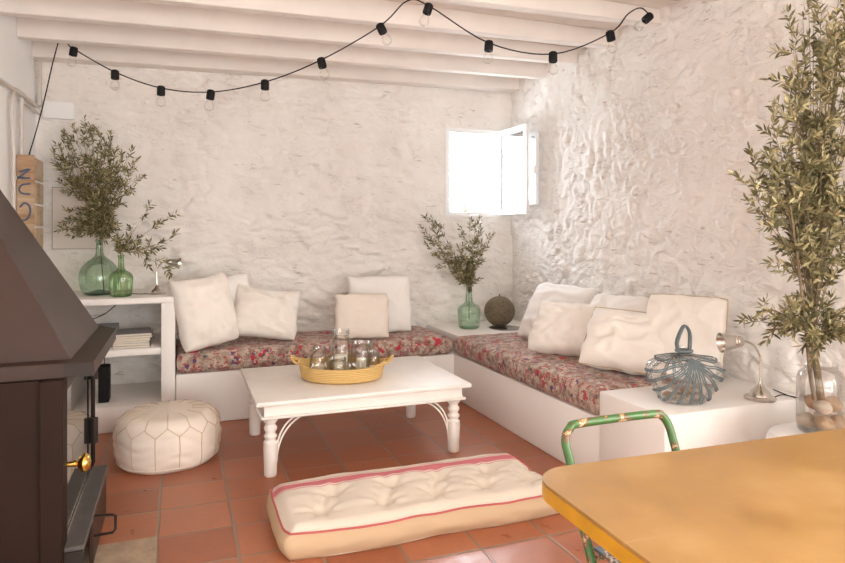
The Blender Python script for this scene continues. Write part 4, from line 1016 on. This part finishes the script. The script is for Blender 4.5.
# ------------------------------------------------------------------ string lights
PX = [(68, 44, 4.43), (74, 49, 4.40), (115, 72, 4.32), (161, 88, 4.22), (211, 92, 4.12), (265, 82, 4.03), (321, 60, 3.92), (380, 26, 3.80), (407, 1, 3.74), (429, 6, 3.74), (489, 43, 3.74), (553, 54, 3.78), (610, 33, 3.88), (628, 14, 3.93), (641, 8, 3.96), (650, 16, 3.98)]
W3 = [at(*p) for p in PX]
sl = empty('string_lights', W3[8], label='black string of festoon bulbs swagged below the ceiling beams', cat='string lights')
P = smooth_path(W3, 6)
build('cord', W(tube(P, .0042, 6), sl), 'black', sl)
sock = [(1, -10), (2, 0), (3, 0), (4, -8), (5, 0), (6, 14), (7, 26), (9, -18), (10, -4), (11, 0), (12, 10), (15, -48)]
for i, ang in sock:
    p = W3[i]; mt = Matrix.Translation(p) @ Matrix.Rotation(-TH, 4, 'Z') @ Matrix.Rotation(R(-ang), 4, 'Y') @ Matrix.Rotation(PI, 4, 'X')
    sc_ = lathe([(0, -.014), (.016, -.014), (.024, -.008), (.026, .0), (.026, .044), (.023, .050), (.017, .050)], 16, caps=False)
    so = build('socket', W(sc_.xf(mt), sl), 'black', sl)
    bb = lathe([(.014, .046), (.016, .054), (.027, .075), (.031, .092), (.028, .110), (.016, .122), (0, .126)], 16, caps=False)
    build('bulb', W(bb.xf(mt), sl), 'bulb', so)
P = smooth_path([at(58, 43, 4.46), at(52, 66, 4.46), at(45, 97, 4.47), at(37, 128, 4.49), at(29, 155, 4.50)], 5)
tag(build('hanging_cable', tube(P, .0045, 6), 'black'), 'thin black cable dropping from the beam to the wooden crate', 'cable')

# ------------------------------------------------------------------ garden tree seen through the window
rn = random.Random(2); g = G(); 
tc_ = Vector((5.3, 11.5, 1.9))
for k in range(1500):
    v = Vector((rn.gauss(0, .5), rn.gauss(0, .4), rn.gauss(0, .5))); leafmesh(tc_+v, Vector((rn.uniform(-1, 1), rn.uniform(-1, 1), rn.uniform(-1, 1))), g, .10, .022, rn)
tr = empty('garden_tree', (5.3, 11.5, -.05), label='pale leafy tree outside the small window', cat='tree')
build('crown', W(g, tr), 'grass', tr, smooth=False)
build('trunk', W(tube([(5.3, 11.5, -.05), (5.32, 11.5, .9), (5.28, 11.5, 1.9)], [.08, .06, .03], 8), tr), 'bark', tr)

# ------------------------------------------------------------------ light
def area(name, loc, rot, sx, sy, e, col):
    l = bpy.data.lights.new(name, 'AREA'); l.shape = 'RECTANGLE'; l.size = sx; l.size_y = sy; l.energy = e; l.color = col
    o = bpy.data.objects.new(name, l); C.objects.link(o); o.location = loc; o.rotation_euler = rot; return o
area('door_daylight', ((DX0+DX1)/2, YF-.35, 1.25), (PI/2, 0, 0), 3.2, 2.3, 95, (1.0, .93, .85))
area('window_daylight', ((WX0+WX1)/2, YB+.75, 2.25), (-PI/2-.25, 0, 0), 1.3, 1.4, 115, (.88, .94, 1.0))
area('added_side_light', (XR+.3, -.3, 1.7), (PI/2, 0, PI/2), 2.0, 1.6, 350, (1.0, .945, .88))  # added light outside the unseen side window
wd_ = bpy.data.worlds.new('world'); bpy.context.scene.world = wd_; wd_.use_nodes = True
bg = wd_.node_tree.nodes['Background']; bg.inputs[0].default_value = (.92, .96, 1.0, 1); bg.inputs[1].default_value = 3.0
sc = bpy.context.scene
sc.view_settings.view_transform = 'Standard'; sc.view_settings.look = 'None'; sc.view_settings.gamma = 1; sc.view_settings.exposure = .62
sc.cycles.use_denoising = True; sc.cycles.max_bounces = 14; sc.cycles.diffuse_bounces = 8; sc.cycles.transparent_max_bounces = 24; sc.cycles.sample_clamp_indirect = 8
